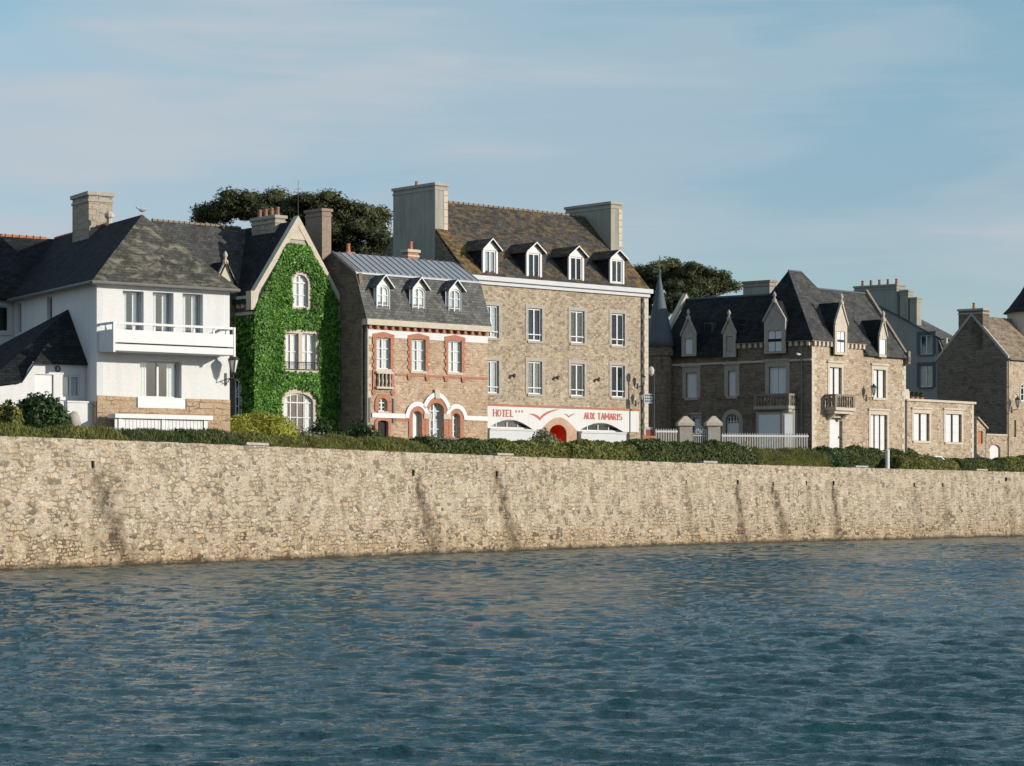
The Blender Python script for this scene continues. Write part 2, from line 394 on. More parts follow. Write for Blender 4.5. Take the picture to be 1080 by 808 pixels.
class Fac:
    """a vertical plane: origin (x,y), direction to the right as seen from its front"""
    def __init__(s, C, d):
        s.C = Vector(C); s.d = Vector(d).normalized(); s.n = Vector((s.d.y, -s.d.x)); s.holes = []
    def pt(s, u, z, o=0.0):
        p = s.C + s.d * u + s.n * o; return (p.x, p.y, z)
    def u(s, px):
        k = (px - CX) / FPX; return (k * s.C.y - s.C.x) / (s.d.x - k * s.d.y)
    def z(s, px, py):
        return EYE + (HOR - py) * (s.C.y + s.d.y * s.u(px)) / FPX
    def rect(s, x0, x1, y0, y1):
        xm = (x0 + x1) / 2; return s.u(x0), s.u(x1), s.z(xm, y1), s.z(xm, y0)

class House:
    def __init__(s, C, u, w): s.C = Vector(C); s.u = Vector(u).normalized(); s.w = Vector(w).normalized()
    def pt(s, a, b, z): p = s.C + s.u * a + s.w * b; return (p.x, p.y, z)
    def front(s, t=0.0, s0=0.0): p = s.C + s.w * t + s.u * s0; return Fac(p, s.u)
    def left(s, D, s0=0.0): p = s.C + s.w * D + s.u * s0; return Fac(p, -s.w)

def ray(px, py, Y): return ((px - CX) / FPX * Y, Y, EYE + (HOR - py) * Y / FPX)

def shape(u0, u1, z0, z1, rise=0.0, n=12):
    if rise <= 0: return [(u0, z0), (u1, z0), (u1, z1), (u0, z1)]
    c, a = (u0 + u1) / 2, (u1 - u0) / 2
    return [(u0, z0), (u1, z0)] + [(c + a * math.cos(math.pi * i / n), z1 - rise + rise * math.sin(math.pi * i / n)) for i in range(n + 1)]

def grow(u0, u1, z0, z1, rise, g, gb=None):
    gb = g if gb is None else gb
    return shape(u0 - g, u1 + g, z0 - gb, z1 + g, rise + g if rise > 0 else 0)

def window(root, F, r, rise=0.0, cols=2, rows=3, depth=0.2, frame=0.07, surround=None, sw=0.2, sill='granite', hole=True, name='window',
           curtain=True, rail=False, fmat='white', off=0.0, label=None, cw=0.43):
    u0, u1, z0, z1 = r; sh = shape(u0, u1, z0, z1, rise)
    if hole: F.holes.append(sh)
    o = off - depth
    b = MB(); b.prism(F, shape(u0 + .004, u1 - .004, z0 + .004, z1 - .004, rise), o, o + 0.07, [shape(u0 + frame, u1 - frame, z0 + frame, z1 - frame, max(0, rise - frame) if rise else 0)])
    uu0, uu1 = u0 + frame, u1 - frame
    def top(u):
        if rise <= 0: return z1 - frame
        a = (u1 - u0) / 2; k = (u - (u0 + u1) / 2) / a; return z1 - rise + rise * math.sqrt(max(0, 1 - k * k)) - frame
    bw = 0.045 if cols <= 2 else 0.03
    for i in range(1, cols):
        c = uu0 + (uu1 - uu0) * i / cols; w_ = bw if i * 2 == cols else 0.03
        b.fbox(F, c - w_, c + w_, z0 + frame, top(c), o + .006, o + 0.076)
    zt = z1 - (rise if rise else 0)
    for j in range(1, rows):
        c = z0 + (zt - z0) * j / rows if rise else z0 + (z1 - z0) * j / rows
        b.fbox(F, uu0, uu1, c - 0.022, c + 0.022, o + .01, o + 0.06)
    if rise: b.fbox(F, uu0, uu1, zt - 0.03, zt + 0.03, o + .012, o + 0.072)
    w = b.build(name, M[fmat], root)
    if label: w['label'] = label
    g = MB(); g.prism(F, shape(uu0 - .01, uu1 + .01, z0 + frame - .01, z1 - frame + .01, max(0, rise - frame + .01) if rise else 0), o + 0.025, o + 0.031); g.build('pane', M['glass'], w)
    if curtain:
        c = MB(); wd = (u1 - u0)
        for a, bb in ((u0 + .03, u0 + wd * cw), (u1 - wd * cw, u1 - .03)):
            k = max(3, int((bb - a) / 0.06)); zb, zt2 = z0 + .05, min(z1 - .05, top((a + bb) / 2) if rise else 9e9)
            vs = []; 
            for i in range(k + 1):
                uu = a + (bb - a) * i / k; oo = o - 0.012 - (0.03 if i % 2 else 0)
                vs += [F.pt(uu, zb, oo), F.pt(uu, zt2, oo)]
            c = MB(); c.add(vs, [(2 * i, 2 * i + 2, 2 * i + 3, 2 * i + 1) for i in range(k)]); c.build('curtain', M['curtain'], w)
    if sill:
        s_ = MB(); s_.fbox(F, u0 - 0.08, u1 + 0.08, z0 - 0.13, z0 + .01, off - depth + .08, off + 0.07); s_.build('sill', M[sill], w)
    if surround:
        s_ = MB(); s_.prism(F, grow(u0, u1, z0, z1, rise, sw, 0.001), off + .0, off + 0.03, [shape(u0 - .001, u1 + .001, z0 + .0, z1 + .001, rise)])
        s_.build('surround', M[surround], w)
    if rail:
        s_ = MB(); zr = z0 + (z1 - z0) * 0.2
        s_.fbox(F, u0, u1, zr - .03, zr + .03, o + .10, o + .14); s_.build('window_rail', M['white'], w)
    return w

def shutters(root, F, r, n=2, depth=0.12, surround=None, sw=0.2, sill='granite', gap=0.03, mat='shutter', hole=True, off=0.0, name='shuttered_window'):
    u0, u1, z0, z1 = r
    if hole: F.holes.append(shape(u0, u1, z0, z1))
    o = off - depth
    b = MB(); b.fbox(F, u0 + .004, u1 - .004, z0 + .004, z1 - .004, o - .1, o - .04)
    w = b.build(name, M['dark'], root)
    wd = (u1 - u0) / n
    for i in range(n):
        p = MB(); a, c = u0 + wd * i + gap, u0 + wd * (i + 1) - gap
        p.fbox(F, a, c, z0 + .02, z1 - .02, o - .035, o)
        k = int((z1 - z0) / 0.5)
        for j in range(k + 1):
            zz = z0 + .08 + (z1 - z0 - .2) * j / max(1, k); p.fbox(F, a + .03, c - .03, zz, zz + .035, o + .002, o + .015)
        p.build('shutter', M[mat], w)
    if sill:
        s_ = MB(); s_.fbox(F, u0 - 0.1, u1 + 0.1, z0 - 0.16, z0 + .003, off - depth + .03, off + 0.08); s_.build('sill', M[sill], w)
    if surround:
        s_ = MB(); s_.prism(F, [(u0 - sw, z0), (u1 + sw, z0), (u1 + sw, z1 + sw * 1.4), (u0 - sw, z1 + sw * 1.4)], off, off + 0.03, [shape(u0 - .001, u1 + .001, z0 + .001, z1 + .001)], )
        s_.fbox(F, u0 - sw - .08, u1 + sw + .08, z1 + sw * 1.4, z1 + sw * 1.4 + .12, off - .02, off + .12)
        s_.build('surround', M[surround], w)
    return w

def wallmesh(root, parts, mat, name='wall', depth=0.25, extra=()):
    """parts: list of (Fac, outline); holes are cut through and get reveals"""
    b = MB()
    for F, out in parts:
        b.prism(F, out, 0.0 - depth, 0.0, F.holes, caps=(False, True))
    for q in extra: b.poly(q)
    return b.build(name, M[mat], root)

def quoins(root, F, u, z0, z1, side, mat='granite', h=0.34, wa=0.5, wb=0.3, name='quoin_stones'):
    b = MB(); z = z0; i = 0
    while z < z1 - h * .5:
        w = wa if i % 2 else wb
        b.fbox(F, min(u, u + side * w), max(u, u + side * w), z + .01, min(z + h, z1) - .01, -.05, 0.025); z += h; i += 1
    return b.build(name, M[mat], root)

def chimney(root, H, s0, s1, t0, t1, z0, z1, mat='stone_chimney', cap='granite', pots=0, along='t', potmat='terracotta', name='chimney'):
    b = MB(); b.hbox(H, s0, s1, t0, t1, z0, z1)
    ch = b.build(name, M[mat], root)
    c = MB(); c.hbox(H, s0 - .08, s1 + .08, t0 - .08, t1 + .08, z1 - .02, z1 + .14); c.hbox(H, s0 - .04, s1 + .04, t0 - .04, t1 + .04, z1 - .28, z1 - .18)
    c.build('chimney_cap', M[cap], ch)
    for i in range(pots):
        f = (i + .5) / pots; sp = (s0 + (s1 - s0) * f, (t0 + t1) / 2) if along == 's' else ((s0 + s1) / 2, t0 + (t1 - t0) * f)
        p = MB(); x, y, _ = H.pt(sp[0], sp[1], 0)
        p.lathe((x, y, z1 + .14), [(.14, 0), (.12, .1), (.10, .38), (.125, .42), (.125, .48), (.09, .48)], 10); p.build('chimney_pot', M[potmat], ch)
    return ch

def dormer(root, F, r, z0, ze, zp, hw, slope, zface, front='white', cheek='slate_dark', roofm='slate_dark', rise=0, rows=3, cols=2, oh=0.18, style='window', off=0.0, finial=False, fs=None, name='dormer'):
    u0, u1, wz0, wz1 = r; uc = (u0 + u1) / 2
    b = MB(); hs = shape(u0, u1, wz0, wz1, rise)
    b.prism(F, [(uc - hw, z0), (uc + hw, z0), (uc + hw, ze), (uc, zp - .05), (uc - hw, ze)], off - .12, off, [hs])
    d = b.build(name, M[front], root)
    c = MB()
    dep = lambda z: max(0.3, (z - zface) / slope) + .15
    for sgn in (-1, 1):
        a = uc + sgn * (hw - .002)
        a2 = a - sgn * 0.06
        P = [(z0, off - .121), (ze, off - .121), (ze, -dep(ze)), (z0, -dep(z0))]
        c.add([F.pt(a, z, o) for z, o in P] + [F.pt(a2, z, o) for z, o in P], [(0, 1, 2, 3), (7, 6, 5, 4), (0, 4, 5, 1), (1, 5, 6, 2), (2, 6, 7, 3), (3, 7, 4, 0)])
    c.build('cheek', M[cheek], d)
    k = MB(); ez = ze - oh * (zp - ze) / hw * .8
    for sgn in (-1, 1):
        e = uc + sgn * (hw + oh * .8)
        k.slab([F.pt(uc, zp + .06, off + oh), F.pt(e, ez + .06, off + oh), F.pt(e, ez + .06, -dep(ez)), F.pt(uc, zp + .06, -dep(zp))], .07)
    k.build('dormer_roof', M[roofm], d)
    if front == 'white':
        k = MB()
        for sgn in (-1, 1):
            e = uc + sgn * (hw + oh * .8)
            A = [(uc, zp + .07), (e, ez + .07), (e, ez - .01), (uc, zp - .01)]
            k.prism(F, A, off + oh + .002, off + oh + .03)
        k.build('bargeboard', M['white'], d)
    if finial:
        p = F.pt(uc, zp + .05, off + .02); k = MB(); k.lathe(p, [(.16, -.15), (.16, .05), (.07, .12), (.07, .22), (.13, .32), (.10, .45), (.02, .58)], 8)
        cop = .13
        for sgn in (-1, 1):
            e = uc + sgn * (hw + .06)
            k.prism(F, [(uc, zp + cop + .05), (e, ze + cop), (e, ze - .05), (uc, zp - .05)], off - .06, off + .09)
        k.build('finial', M[fs or 'granite'], d)
    if style == 'window': 
        o = off - .12
        f = MB(); f.prism(F, shape(u0 + .003, u1 - .003, wz0 + .003, wz1 - .003, rise), o, o + .06, [shape(u0 + .09, u1 - .09, wz0 + .09, wz1 - .09, max(0, rise - .09) if rise else 0)])
        for i in range(1, cols): cc = u0 + (u1 - u0) * i / cols; f.fbox(F, cc - .04, cc + .04, wz0 + .06, wz1 - .06, o + .002, o + .066)
        for j in range(1, rows): cc = wz0 + (wz1 - wz0) * j / rows; f.fbox(F, u0 + .06, u1 - .06, cc - .02, cc + .02, o + .004, o + .05)
        f.build('window', M['white'], d)
        g = MB(); g.prism(F, shape(u0 + .05, u1 - .05, wz0 + .05, wz1 - .05, max(0, rise - .05) if rise else 0), o + .02, o + .026); g.build('pane', M['glass'], d)
        g = MB(); g.fbox(F, u0 - .1, u1 + .1, wz0 - .05, wz1 + .05, o - .06, o - .03); g.build('curtain', M['curtain'], d)
    else:
        n = 2 if style == 'shutters2' else 1
        m = MB(); m.fbox(F, u0 - .02, u1 + .02, wz0 - .02, wz1 + .02, off - .15, off - .125); m.build('recess', M['dark'], d)
        wd = (u1 - u0) / n
        for i in range(n):
            m = MB(); m.fbox(F, u0 + wd * i + .03, u0 + wd * (i + 1) - .03, wz0 + .02, wz1 - .02, off - .10, off - .07)
            for j in range(3): zz = wz0 + .1 + (wz1 - wz0 - .25) * j / 2; m.fbox(F, u0 + wd * i + .05, u0 + wd * (i + 1) - .05, zz, zz + .03, off - .068, off - .06)
            m.build('shutter', M['shutter' if style != 'louver' else 'granite'], d)
    return d

def ridge_tiles(root, p0, p1, mat='terracotta', step=0.33, r=.13, name='ridge_tiles'):
    p0, p1 = Vector(p0), Vector(p1); L_ = (p1 - p0).length; n = int(L_ / step); b = MB()
    for i in range(n):
        a = p0.lerp(p1, i / n); c = p0.lerp(p1, (i + .92) / n); b.cyl(a, c, r, r * .8, 6); 
        b.cyl(a, a + (c - a) * .15, r * 1.25, r * 1.25, 6)
    return b.build(name, M[mat], root)

def pipe(root, F, u, z0, z1, off=0.1, r=0.055, mat='pipe', name='downpipe'):
    b = MB(); b.cyl(F.pt(u, z0, off), F.pt(u, z1, off), r)
    z = z0 + 1
    while z < z1: b.cyl(F.pt(u, z, off), F.pt(u, z + .07, off), r * 1.4); b.fbox(F, u - .015, u + .015, z + .02, z + .05, -.03, off); z += 2.0
    return b.build(name, M[mat], root)

def leafmesh(name, P, Nn, size, mat, parent=None, aspect=0.6, jit=0.5, along=None, core=None):
    """many small leaf faces at points P, facing Nn with jitter"""
    n = len(P); P = np.asarray(P, float); Nn = np.asarray(Nn, float) + RNG.normal(0, jit, (n, 3))
    Nn /= np.linalg.norm(Nn, axis=1)[:, None] + 1e-9
    R = RNG.normal(0, 1, (n, 3)) if along is None else np.asarray(along, float) + RNG.normal(0, .28, (n, 3))
    A = R - (R * Nn).sum(1)[:, None] * Nn; A /= np.linalg.norm(A, axis=1)[:, None] + 1e-9
    B = np.cross(Nn, A); s = (size * RNG.uniform(.6, 1.3, n))[:, None]
    cvx = Nn * s * .18
    V = np.stack([P - A * s, P + B * s * aspect - cvx, P + A * s, P - B * s * aspect - cvx], 1).reshape(-1, 3)
    Fi = np.arange(4 * n).reshape(-1, 4)
    vs = V; fs = Fi.tolist()
    if core is not None:
        vs = np.concatenate([V, np.asarray(core[0])]); fs = fs + [tuple(i + 4 * n for i in f) for f in core[1]]
    c = vs.mean(0); c[2] = vs[:, 2].min()
    me = bpy.data.meshes.new(name); me.from_pydata((vs - c).tolist(), [], fs); me.materials.append(mat)
    o = bpy.data.objects.new(name, me); COL.objects.link(o); wl = Vector(c)
    if parent is not None: o.parent = parent; o.location = wl - WLOC[parent.name]
    else: o.location = wl
    WLOC[o.name] = wl
    return o

def blob(c, r, nu=14, nv=8, amp=.15, zmin=-0.6):
    vs, fs = [], []
    for j in range(nv + 1):
        ph = -math.pi / 2 * abs(zmin) + (math.pi / 2 * (1 + abs(zmin))) * j / nv
        for i in range(nu):
            th = 2 * math.pi * i / nu; k = 1 + random.uniform(-amp, amp)
            vs.append((c[0] + r[0] * k * math.cos(ph) * math.cos(th), c[1] + r[1] * k * math.cos(ph) * math.sin(th), c[2] + r[2] * k * math.sin(ph)))
    for j in range(nv):
        for i in range(nu): fs.append((j * nu + i, j * nu + (i + 1) % nu, (j + 1) * nu + (i + 1) % nu, (j + 1) * nu + i))
    return vs, fs

# ------------------------------------------------------------------ ground, water
WALL = [(-60.0, 8.0), (-38.0, 44.5), (-27.0, 65.0), (-17.2, 82.9), (-12.07, 92.3), (-5.7, 105.9), (0, 117.0), (7.6, 132.0), (19.7, 151.0), (35.9, 173.5), (62, 208), (120, 285), (400, 640)]
def smooth_path(P, it=3):
    P = [Vector(p) for p in P]
    for _ in range(it):
        Q = [P[0]]
        for a, b in zip(P[:-1], P[1:]): Q += [a.lerp(b, .25), a.lerp(b, .75)]
        Q.append(P[-1]); P = Q
    return P
PATH = smooth_path(WALL)
def path_normals(P):
    out = []
    for i in range(len(P)):
        d = (P[min(i + 1, len(P) - 1)] - P[max(i - 1, 0)]).normalized(); out.append(Vector((d.y, -d.x)))
    return out
PN = path_normals(PATH)
def on_path(px, off):
    """point at photo column px on the promenade line set back by off from the wall foot"""
    k = (px - CX) / FPX; prev = None
    for p, n in zip(PATH, PN):
        q = p - n * off; g = q.x - k * q.y
        if prev and prev[1] < 0 <= g and q.y > 30:
            f = -prev[1] / (g - prev[1]); return prev[0].lerp(q, f), n
        prev = (q, g)
    return q, n
TOPZ = 4.55

# sea wall
seg = []
for a, b in zip(PATH[:-1], PATH[1:]):
    if a.y < 30 or a.y > 330: continue
    L_ = (b - a).length; n = max(1, int(L_ / 0.3))
    for i in range(n): seg.append(a.lerp(b, i / n))
SN = path_normals(seg); arc = [0]
for a, b in zip(seg[:-1], seg[1:]): arc.append(arc[-1] + (b - a).length)
drains = [(99, 489, .9), (437, 498, .9), (525, 499, .9), (724, 508, .35), (779, 508, .6), (816, 510, 1.25), (851, 509, .25), (880, 509, .6), (965, 511, .35), (995, 511, .3), (1062, 505, .3)]
dr = []
for px, py, am in drains:
    q, n = on_path(px, 0.2); i = min(range(len(seg)), key=lambda k: (seg[k] - q).length); dr.append((arc[i], EYE + (HOR - py) * q.y / FPX, am, q, n))
prof = [(-1.2, .10), (-0.3, .0), (0.0, .0), (.3, -.02), (.7, -.05), (1.2, -.08), (1.7, -.11), (2.2, -.15), (2.7, -.19), (3.2, -.23), (3.7, -.27), (4.1, -.30), (4.3, -.32), (TOPZ - .02, -.34), (TOPZ, -.37), (TOPZ + .003, -.62), (TOPZ, -.86), (TOPZ - .03, -.89), (4.1, -.89)]
bm = MB(); st = []; UVm = []
for i, (p, n) in enumerate(zip(seg, SN)):
    wob = .02 * math.sin(arc[i] * 3.1) + .015 * math.sin(arc[i] * 7.7 + 1)
    vv = 0
    for k, (z, o) in enumerate(prof):
        q = p + n * (o + .03 * math.sin(arc[i] * .5) )
        zz = z + (wob * .5 if k >= 13 and k <= 17 else 0)
        bm.v.append((q.x, q.y, zz))
        if k: vv += math.hypot(prof[k][0] - prof[k - 1][0], prof[k][1] - prof[k - 1][1])
        UVm.append((arc[i], vv))
        s_ = 0
        for da, dz, am, _, _ in dr:
            if z < dz:
                dd = dz - z; cc = da + dd * (.42 if am > .8 else .12) + .12 * math.sin(z * 5 + da); w_ = .20 + dd * .12
                s_ = max(s_, min(1.0, am * 1.5) * math.exp(-((arc[i] - cc) / w_) ** 2) * (1 - .12 * dd))
        st.append(max(0, s_))
K = len(prof)
for i in range(len(seg) - 1):
    for k in range(K - 1): bm.f.append((i * K + k, (i + 1) * K + k, (i + 1) * K + k + 1, i * K + k + 1))
m, t, b = new_mat('sea_wall_stone')
uv = mapped(t)
_, nc = noise(t, uv, 1.8, 3); v0 = vadd(t, uv, nc, 0.16)
def vor(su, sv, feat='F1', vec=None, dim='2D', rnd=.9):
    s2 = t.nodes.new('ShaderNodeMapping'); s2.inputs['Scale'].default_value = (1 / su, 1 / sv, 1); t.links.new(vec or v0, s2.inputs['Vector'])
    v = t.nodes.new('ShaderNodeTexVoronoi'); v.voronoi_dimensions = dim; v.feature = feat; v.inputs['Scale'].default_value = 1; v.inputs['Randomness'].default_value = rnd
    t.links.new(s2.outputs['Vector'], v.inputs['Vector']); return v
rc1, mk1, _v = courses(t, uv, .36, .20, .024, 1.9)
va, ve = vor(.34, .19), vor(.34, .19, 'DISTANCE_TO_EDGE')
sep = t.nodes.new('ShaderNodeSeparateColor'); t.links.new(va.outputs['Color'], sep.inputs['Color'])
kind, _ = noise(t, uv, .35, 3); kind = ramp(t, [(.53, (0, 0, 0)), (.57, (1, 1, 1))], kind)
rsel = mixc(t, kind, rc1, sep.outputs[0])
col = ramp(t, [(.06, (.10, .075, .05)), (.16, (.30, .235, .16)), (.32, (.43, .35, .25)), (.46, (.32, .265, .195)), (.6, (.50, .415, .30)), (.74, (.42, .29, .17)), (.84, (.54, .465, .355)), (.95, (.36, .30, .22))], rsel)
fine, _ = noise(t, uv, 11, 6, .7)
col = mixc(t, 1, col, ramp(t, [(.25, (.50, .50, .50)), (.75, (1.42, 1.42, 1.42))], fine), 'MULTIPLY')
sx = t.nodes.new('ShaderNodeSeparateXYZ'); t.links.new(uv, sx.inputs[0])
big, _ = noise(t, uv, .45, 5, .6)
hfac = math_n(t, 'MULTIPLY_ADD', sx.outputs[1], .16, -.25)       # repointing is paler towards the top, by height on the wall
patch = math_n(t, 'ADD', hfac, big)
pm = ramp(t, [(.45, (.06, .06, .06)), (.85, (1, 1, 1))], patch)
mw_ = math_n(t, 'MULTIPLY_ADD', pm, .07, .03)
mk = mixc(t, kind, math_n(t, 'MULTIPLY', mk1, 1.0), math_n(t, 'LESS_THAN', ve.outputs['Distance'], mw_))
gapn, _ = noise(t, uv, 1.3, 3)
mort = mixc(t, ramp(t, [(.46, (1, 1, 1)), (.56, (0, 0, 0))], gapn), mixc(t, pm, (.46, .395, .29), (.60, .53, .43)), mixc(t, pm, (.075, .055, .035), (.20, .16, .11)))
col = mixc(t, mk, col, mort)
pit, _ = noise(t, mapped(t, 1.0, 2.1, 1), 5.2, 3, .6)
pit2, _ = noise(t, mapped(t, 1.0, 1.6, 1, loc=(9, 3, 0)), 11.0, 2, .5)
hole_f = ramp(t, [(.345, (1, 1, 1)), (.40, (0, 0, 0))], pit); hole2 = ramp(t, [(.30, (1, 1, 1)), (.36, (0, 0, 0))], pit2)
col = mixc(t, math_n(t, 'MULTIPLY', math_n(t, 'MAXIMUM', hole_f, hole2), .8), col, (.10, .075, .05))
wh, _ = noise(t, mapped(t, 1, 1.8, 1, loc=(4, 8, 0)), 3.4, 5, .7)
col = mixc(t, ramp(t, [(.56, (0, 0, 0)), (.66, (.75, .75, .75))], wh), col, (.64, .58, .475))
col = mixc(t, math_n(t, 'MULTIPLY', pm, .2), col, (.53, .465, .36))
at = t.nodes.new('ShaderNodeAttribute'); at.attribute_name = 'stain'
sn_, _ = noise(t, uv, 2.5, 6, .7)
stf = math_n(t, 'MULTIPLY', at.outputs['Fac'], ramp(t, [(.34, (.3, .3, .3)), (.56, (1, 1, 1))], sn_))
col = mixc(t, math_n(t, 'MULTIPLY', stf, 1.25), col, (.12, .095, .065), 'MULTIPLY')
str_, _ = noise(t, mapped(t, .8, .25, 1), 1.6, 6, .65)
col = mixc(t, ramp(t, [(.5, (0, 0, 0)), (.72, (.65, .65, .65))], str_), col, (.55, .5, .42), 'MULTIPLY')
wn, _ = noise(t, uv, 1.2, 4)
wet = math_n(t, 'MULTIPLY_ADD', wn, .5, math_n(t, 'MULTIPLY_ADD', sx.outputs[1], -1.2, 1.50))
col = mixc(t, ramp(t, [(.0, (0, 0, 0)), (.25, (1, 1, 1))], wet), col, (.06, .052, .034))
col = mixc(t, ramp(t, [(-.0, (0, 0, 0)), (1.0, (.5, .5, .5))], math_n(t, 'MULTIPLY_ADD', sx.outputs[1], -.45, 1.3)), col, (.95, .76, .52), 'MULTIPLY')
t.links.new(col, b.inputs['Base Color']); b.inputs['Roughness'].default_value = .9; b.inputs['Specular IOR Level'].default_value = .25
hh = mixc(t, kind, math_n(t, 'SUBTRACT', 1.0, mk1), ramp(t, [(0, (0, 0, 0)), (.2, (1, 1, 1))], ve.outputs['Distance']))
bump(t, b, mixc(t, .4, hh, fine), .9, .08)
swl = bm.build('sea_wall', m)
uvd = swl.data.uv_layers[0]; vi = np.empty(len(swl.data.loops), np.int32); swl.data.loops.foreach_get('vertex_index', vi)
uvd.data.foreach_set('uv', np.array(UVm, np.float32)[vi].ravel())
at_ = swl.data.attributes.new('stain', 'FLOAT', 'POINT'); at_.data.foreach_set('value', np.array(st, np.float32))
tag(swl, 'long curving sea wall of tan rubble stone and pale mortar rising from the water', 'sea wall')
for da, dz, am, q, n in dr:
    p = q - n * .02; z = dz
    F = Fac((p.x, p.y), (-n.y, n.x)); d_ = MB(); oz = -.2 + .02
    d_.fbox(F, -.045, .045, z - .16, z + .10, -.15, .014 + .0); d_.build('drain_opening', M['dark'], swl)

# promenade ground, one sheet to the horizon
bm = MB(); rows = [(0.55, 3.9), (.62, 4.28), (3.5, 4.30), (9, 4.55), (16, 5.0), (40, 5.2), (140, 5.3), (1500, 6)]
for p, n in zip(PATH, PN):
    nb = Vector((.80, -.60))
    for o, z in rows:
        q = p - (n if o < 5 else nb) * o; bm.v.append((q.x, q.y, z))
R_ = len(rows)
for i in range(len(PATH) - 1):
    for k in range(R_ - 1): bm.f.append((i * R_ + k, (i + 1) * R_ + k, (i + 1) * R_ + k + 1, i * R_ + k + 1))
m, t, b = new_mat('promenade_grass_and_gravel')
f, _ = noise(t, mapped(t, src='Object'), .4, 6, .6)
t.links.new(ramp(t, [(.4, (.07, .09, .03)), (.6, (.20, .17, .12))], f), b.inputs['Base Color']); b.inputs['Roughness'].default_value = .95
tag(bm.build('ground', m), 'promenade ground of grass and gravel behind the sea wall', kind='structure')

# road between hedge and houses
bm = MB(); rl = []
for p, n in zip(PATH, PN):
    if 60 < p.y < 300:
        a = p - n * 4.4; c = p - n * 8.6; rl += [(a.x, a.y, 4.62), (c.x, c.y, 4.68)]
bm.v = rl; bm.f = [(2 * i, 2 * i + 2, 2 * i + 3, 2 * i + 1) for i in range(len(rl) // 2 - 1)]
tag(bm.build('road', plain('asphalt', (.05, .05, .052), .9, .2, 2)), 'narrow asphalt road along the promenade in front of the houses', kind='structure')

# water: real chop, summed from many short waves
xs_fan = np.tan(np.linspace(math.radians(-30), math.radians(30), 900))
Y = [9.0]
while Y[-1] < 215: y = Y[-1]; Y.append(y + max(.045, min(.19, .45 * y * y / (EYE * FPX))))
Y = np.array(Y); GX = xs_fan[None, :] * Y[:, None]; GY = np.repeat(Y[:, None], len(xs_fan), 1)
dY = np.gradient(Y)[:, None]; dX = (Y * (xs_fan[450] - xs_fan[449]))[:, None]; DX = np.zeros_like(GX); DY = np.zeros_like(GX); GZ = np.zeros_like(GX)
for k in range(120):
    lam = 0.14 * (12 ** RNG.random()); th = math.radians(RNG.normal(192, 24)); kx, ky = math.sin(th) * 2 * math.pi / lam, math.cos(th) * 2 * math.pi / lam
    amp = 0.0061 * lam ** .85 * (0.5 if lam > .9 else 1.0); ph = RNG.random() * 6.28
    att = np.clip((lam / np.maximum(abs(math.sin(th)) * dX, abs(math.cos(th)) * dY) - 1.4) / 2.0, 0, 1)
    a = kx * GX + ky * GY + ph + .6 * np.sin(GX * .07 * (1 + k % 3) + GY * .05 + k)
    GZ += amp * att * (np.sin(a)); DX -= .9 * amp * att * math.sin(th) * np.cos(a) * -1; DY -= .9 * amp * att * math.cos(th) * np.cos(a) * -1
gust = .50 + .95 * (np.sin(GX * .11 + GY * .043 + 1.3) * np.sin(GY * .09 - GX * .05 + 2) * .5 + .5)
GZ *= gust
nr, nc_ = GX.shape
me = bpy.data.meshes.new('sea')
V = np.stack([GX + DX, GY + DY, GZ], -1).reshape(-1, 3)
me.vertices.add(len(V)); me.vertices.foreach_set('co', V.ravel())
idx = np.arange(nr * nc_).reshape(nr, nc_); Q = np.stack([idx[:-1, :-1], idx[:-1, 1:], idx[1:, 1:], idx[1:, :-1]], -1).reshape(-1, 4)
me.loops.add(Q.size); me.loops.foreach_set('vertex_index', Q.ravel().astype(np.int32))
me.polygons.add(len(Q)); me.polygons.foreach_set('loop_start', (np.arange(len(Q)) * 4).astype(np.int32)); me.polygons.foreach_set('loop_total', np.full(len(Q), 4, np.int32))
me.polygons.foreach_set('use_smooth', np.ones(len(Q), bool)); me.update(calc_edges=True); me.validate()
m, t, b = new_mat('sea_water')
b.inputs['Base Color'].default_value = (.014, .062, .070, 1); b.inputs['Roughness'].default_value = .07; b.inputs['IOR'].default_value = 1.33
wv = mapped(t, 1, 1, 1, src='Object')
f1, _ = noise(t, mapped(t, .45, 1.3, 1, src='Object'), 1.7, 6, .66); f2, _ = noise(t, wv, 6.5, 3, .6)
bump(t, b, math_n(t, 'MULTIPLY_ADD', f2, .22, f1), 1.0, .14)
me.materials.append(m)
sea = bpy.data.objects.new('sea', me); COL.objects.link(sea); tag(sea, 'choppy dark blue sea water in front of the sea wall', kind='structure')
bm = MB(); bm.add([(-3000, -3000, -.16), (3000, -3000, -.16), (3000, 3000, -.16), (-3000, 3000, -.16)], [(0, 1, 2, 3)])
tag(bm.build('seabed_water', m), 'open water reaching out to the horizon', kind='structure')

G0 = 4.2   # buildings are rooted a little below the ground

# ================================================================== WHITE HOUSE
H = House((-16.17, 96.0), (.806, .592), (-.498, .867)); WH = H
root = thing('white_house', 'white rendered house with wide balcony and lichened hipped slate roof, leftmost on the quay', 'house', (-16.17, 96, 4.4))
F = H.front(); Lw = H.left(10.0); Wg = H.front(10.0, -12.0)
EZ, RZ = 11.1, 13.87
for px0, px1, py0, py1 in ((129.5, 151.5, 307, 350), (161, 183, 308.5, 351), (192.5, 214, 310, 351.5)):
    window(root, F, F.rect(px0, px1, py0, py1), cols=1, rows=1, depth=.34, frame=.045, sill=None, cw=.36, name='balcony_window')
window(root, F, F.rect(147.5, 191.5, 381, 419.5), cols=2, rows=1, depth=.34, frame=.06, sill=None, cw=.26, name='picture_window')
window(root, Lw, Lw.rect(49.5, 55, 313, 339), cols=1, rows=1, depth=.2, sill=None, fmat='weathered', curtain=False)
window(root, Lw, Lw.rect(18, 22.5, 320, 351), cols=1, rows=1, depth=.2, sill=None, fmat='weathered', curtain=False)
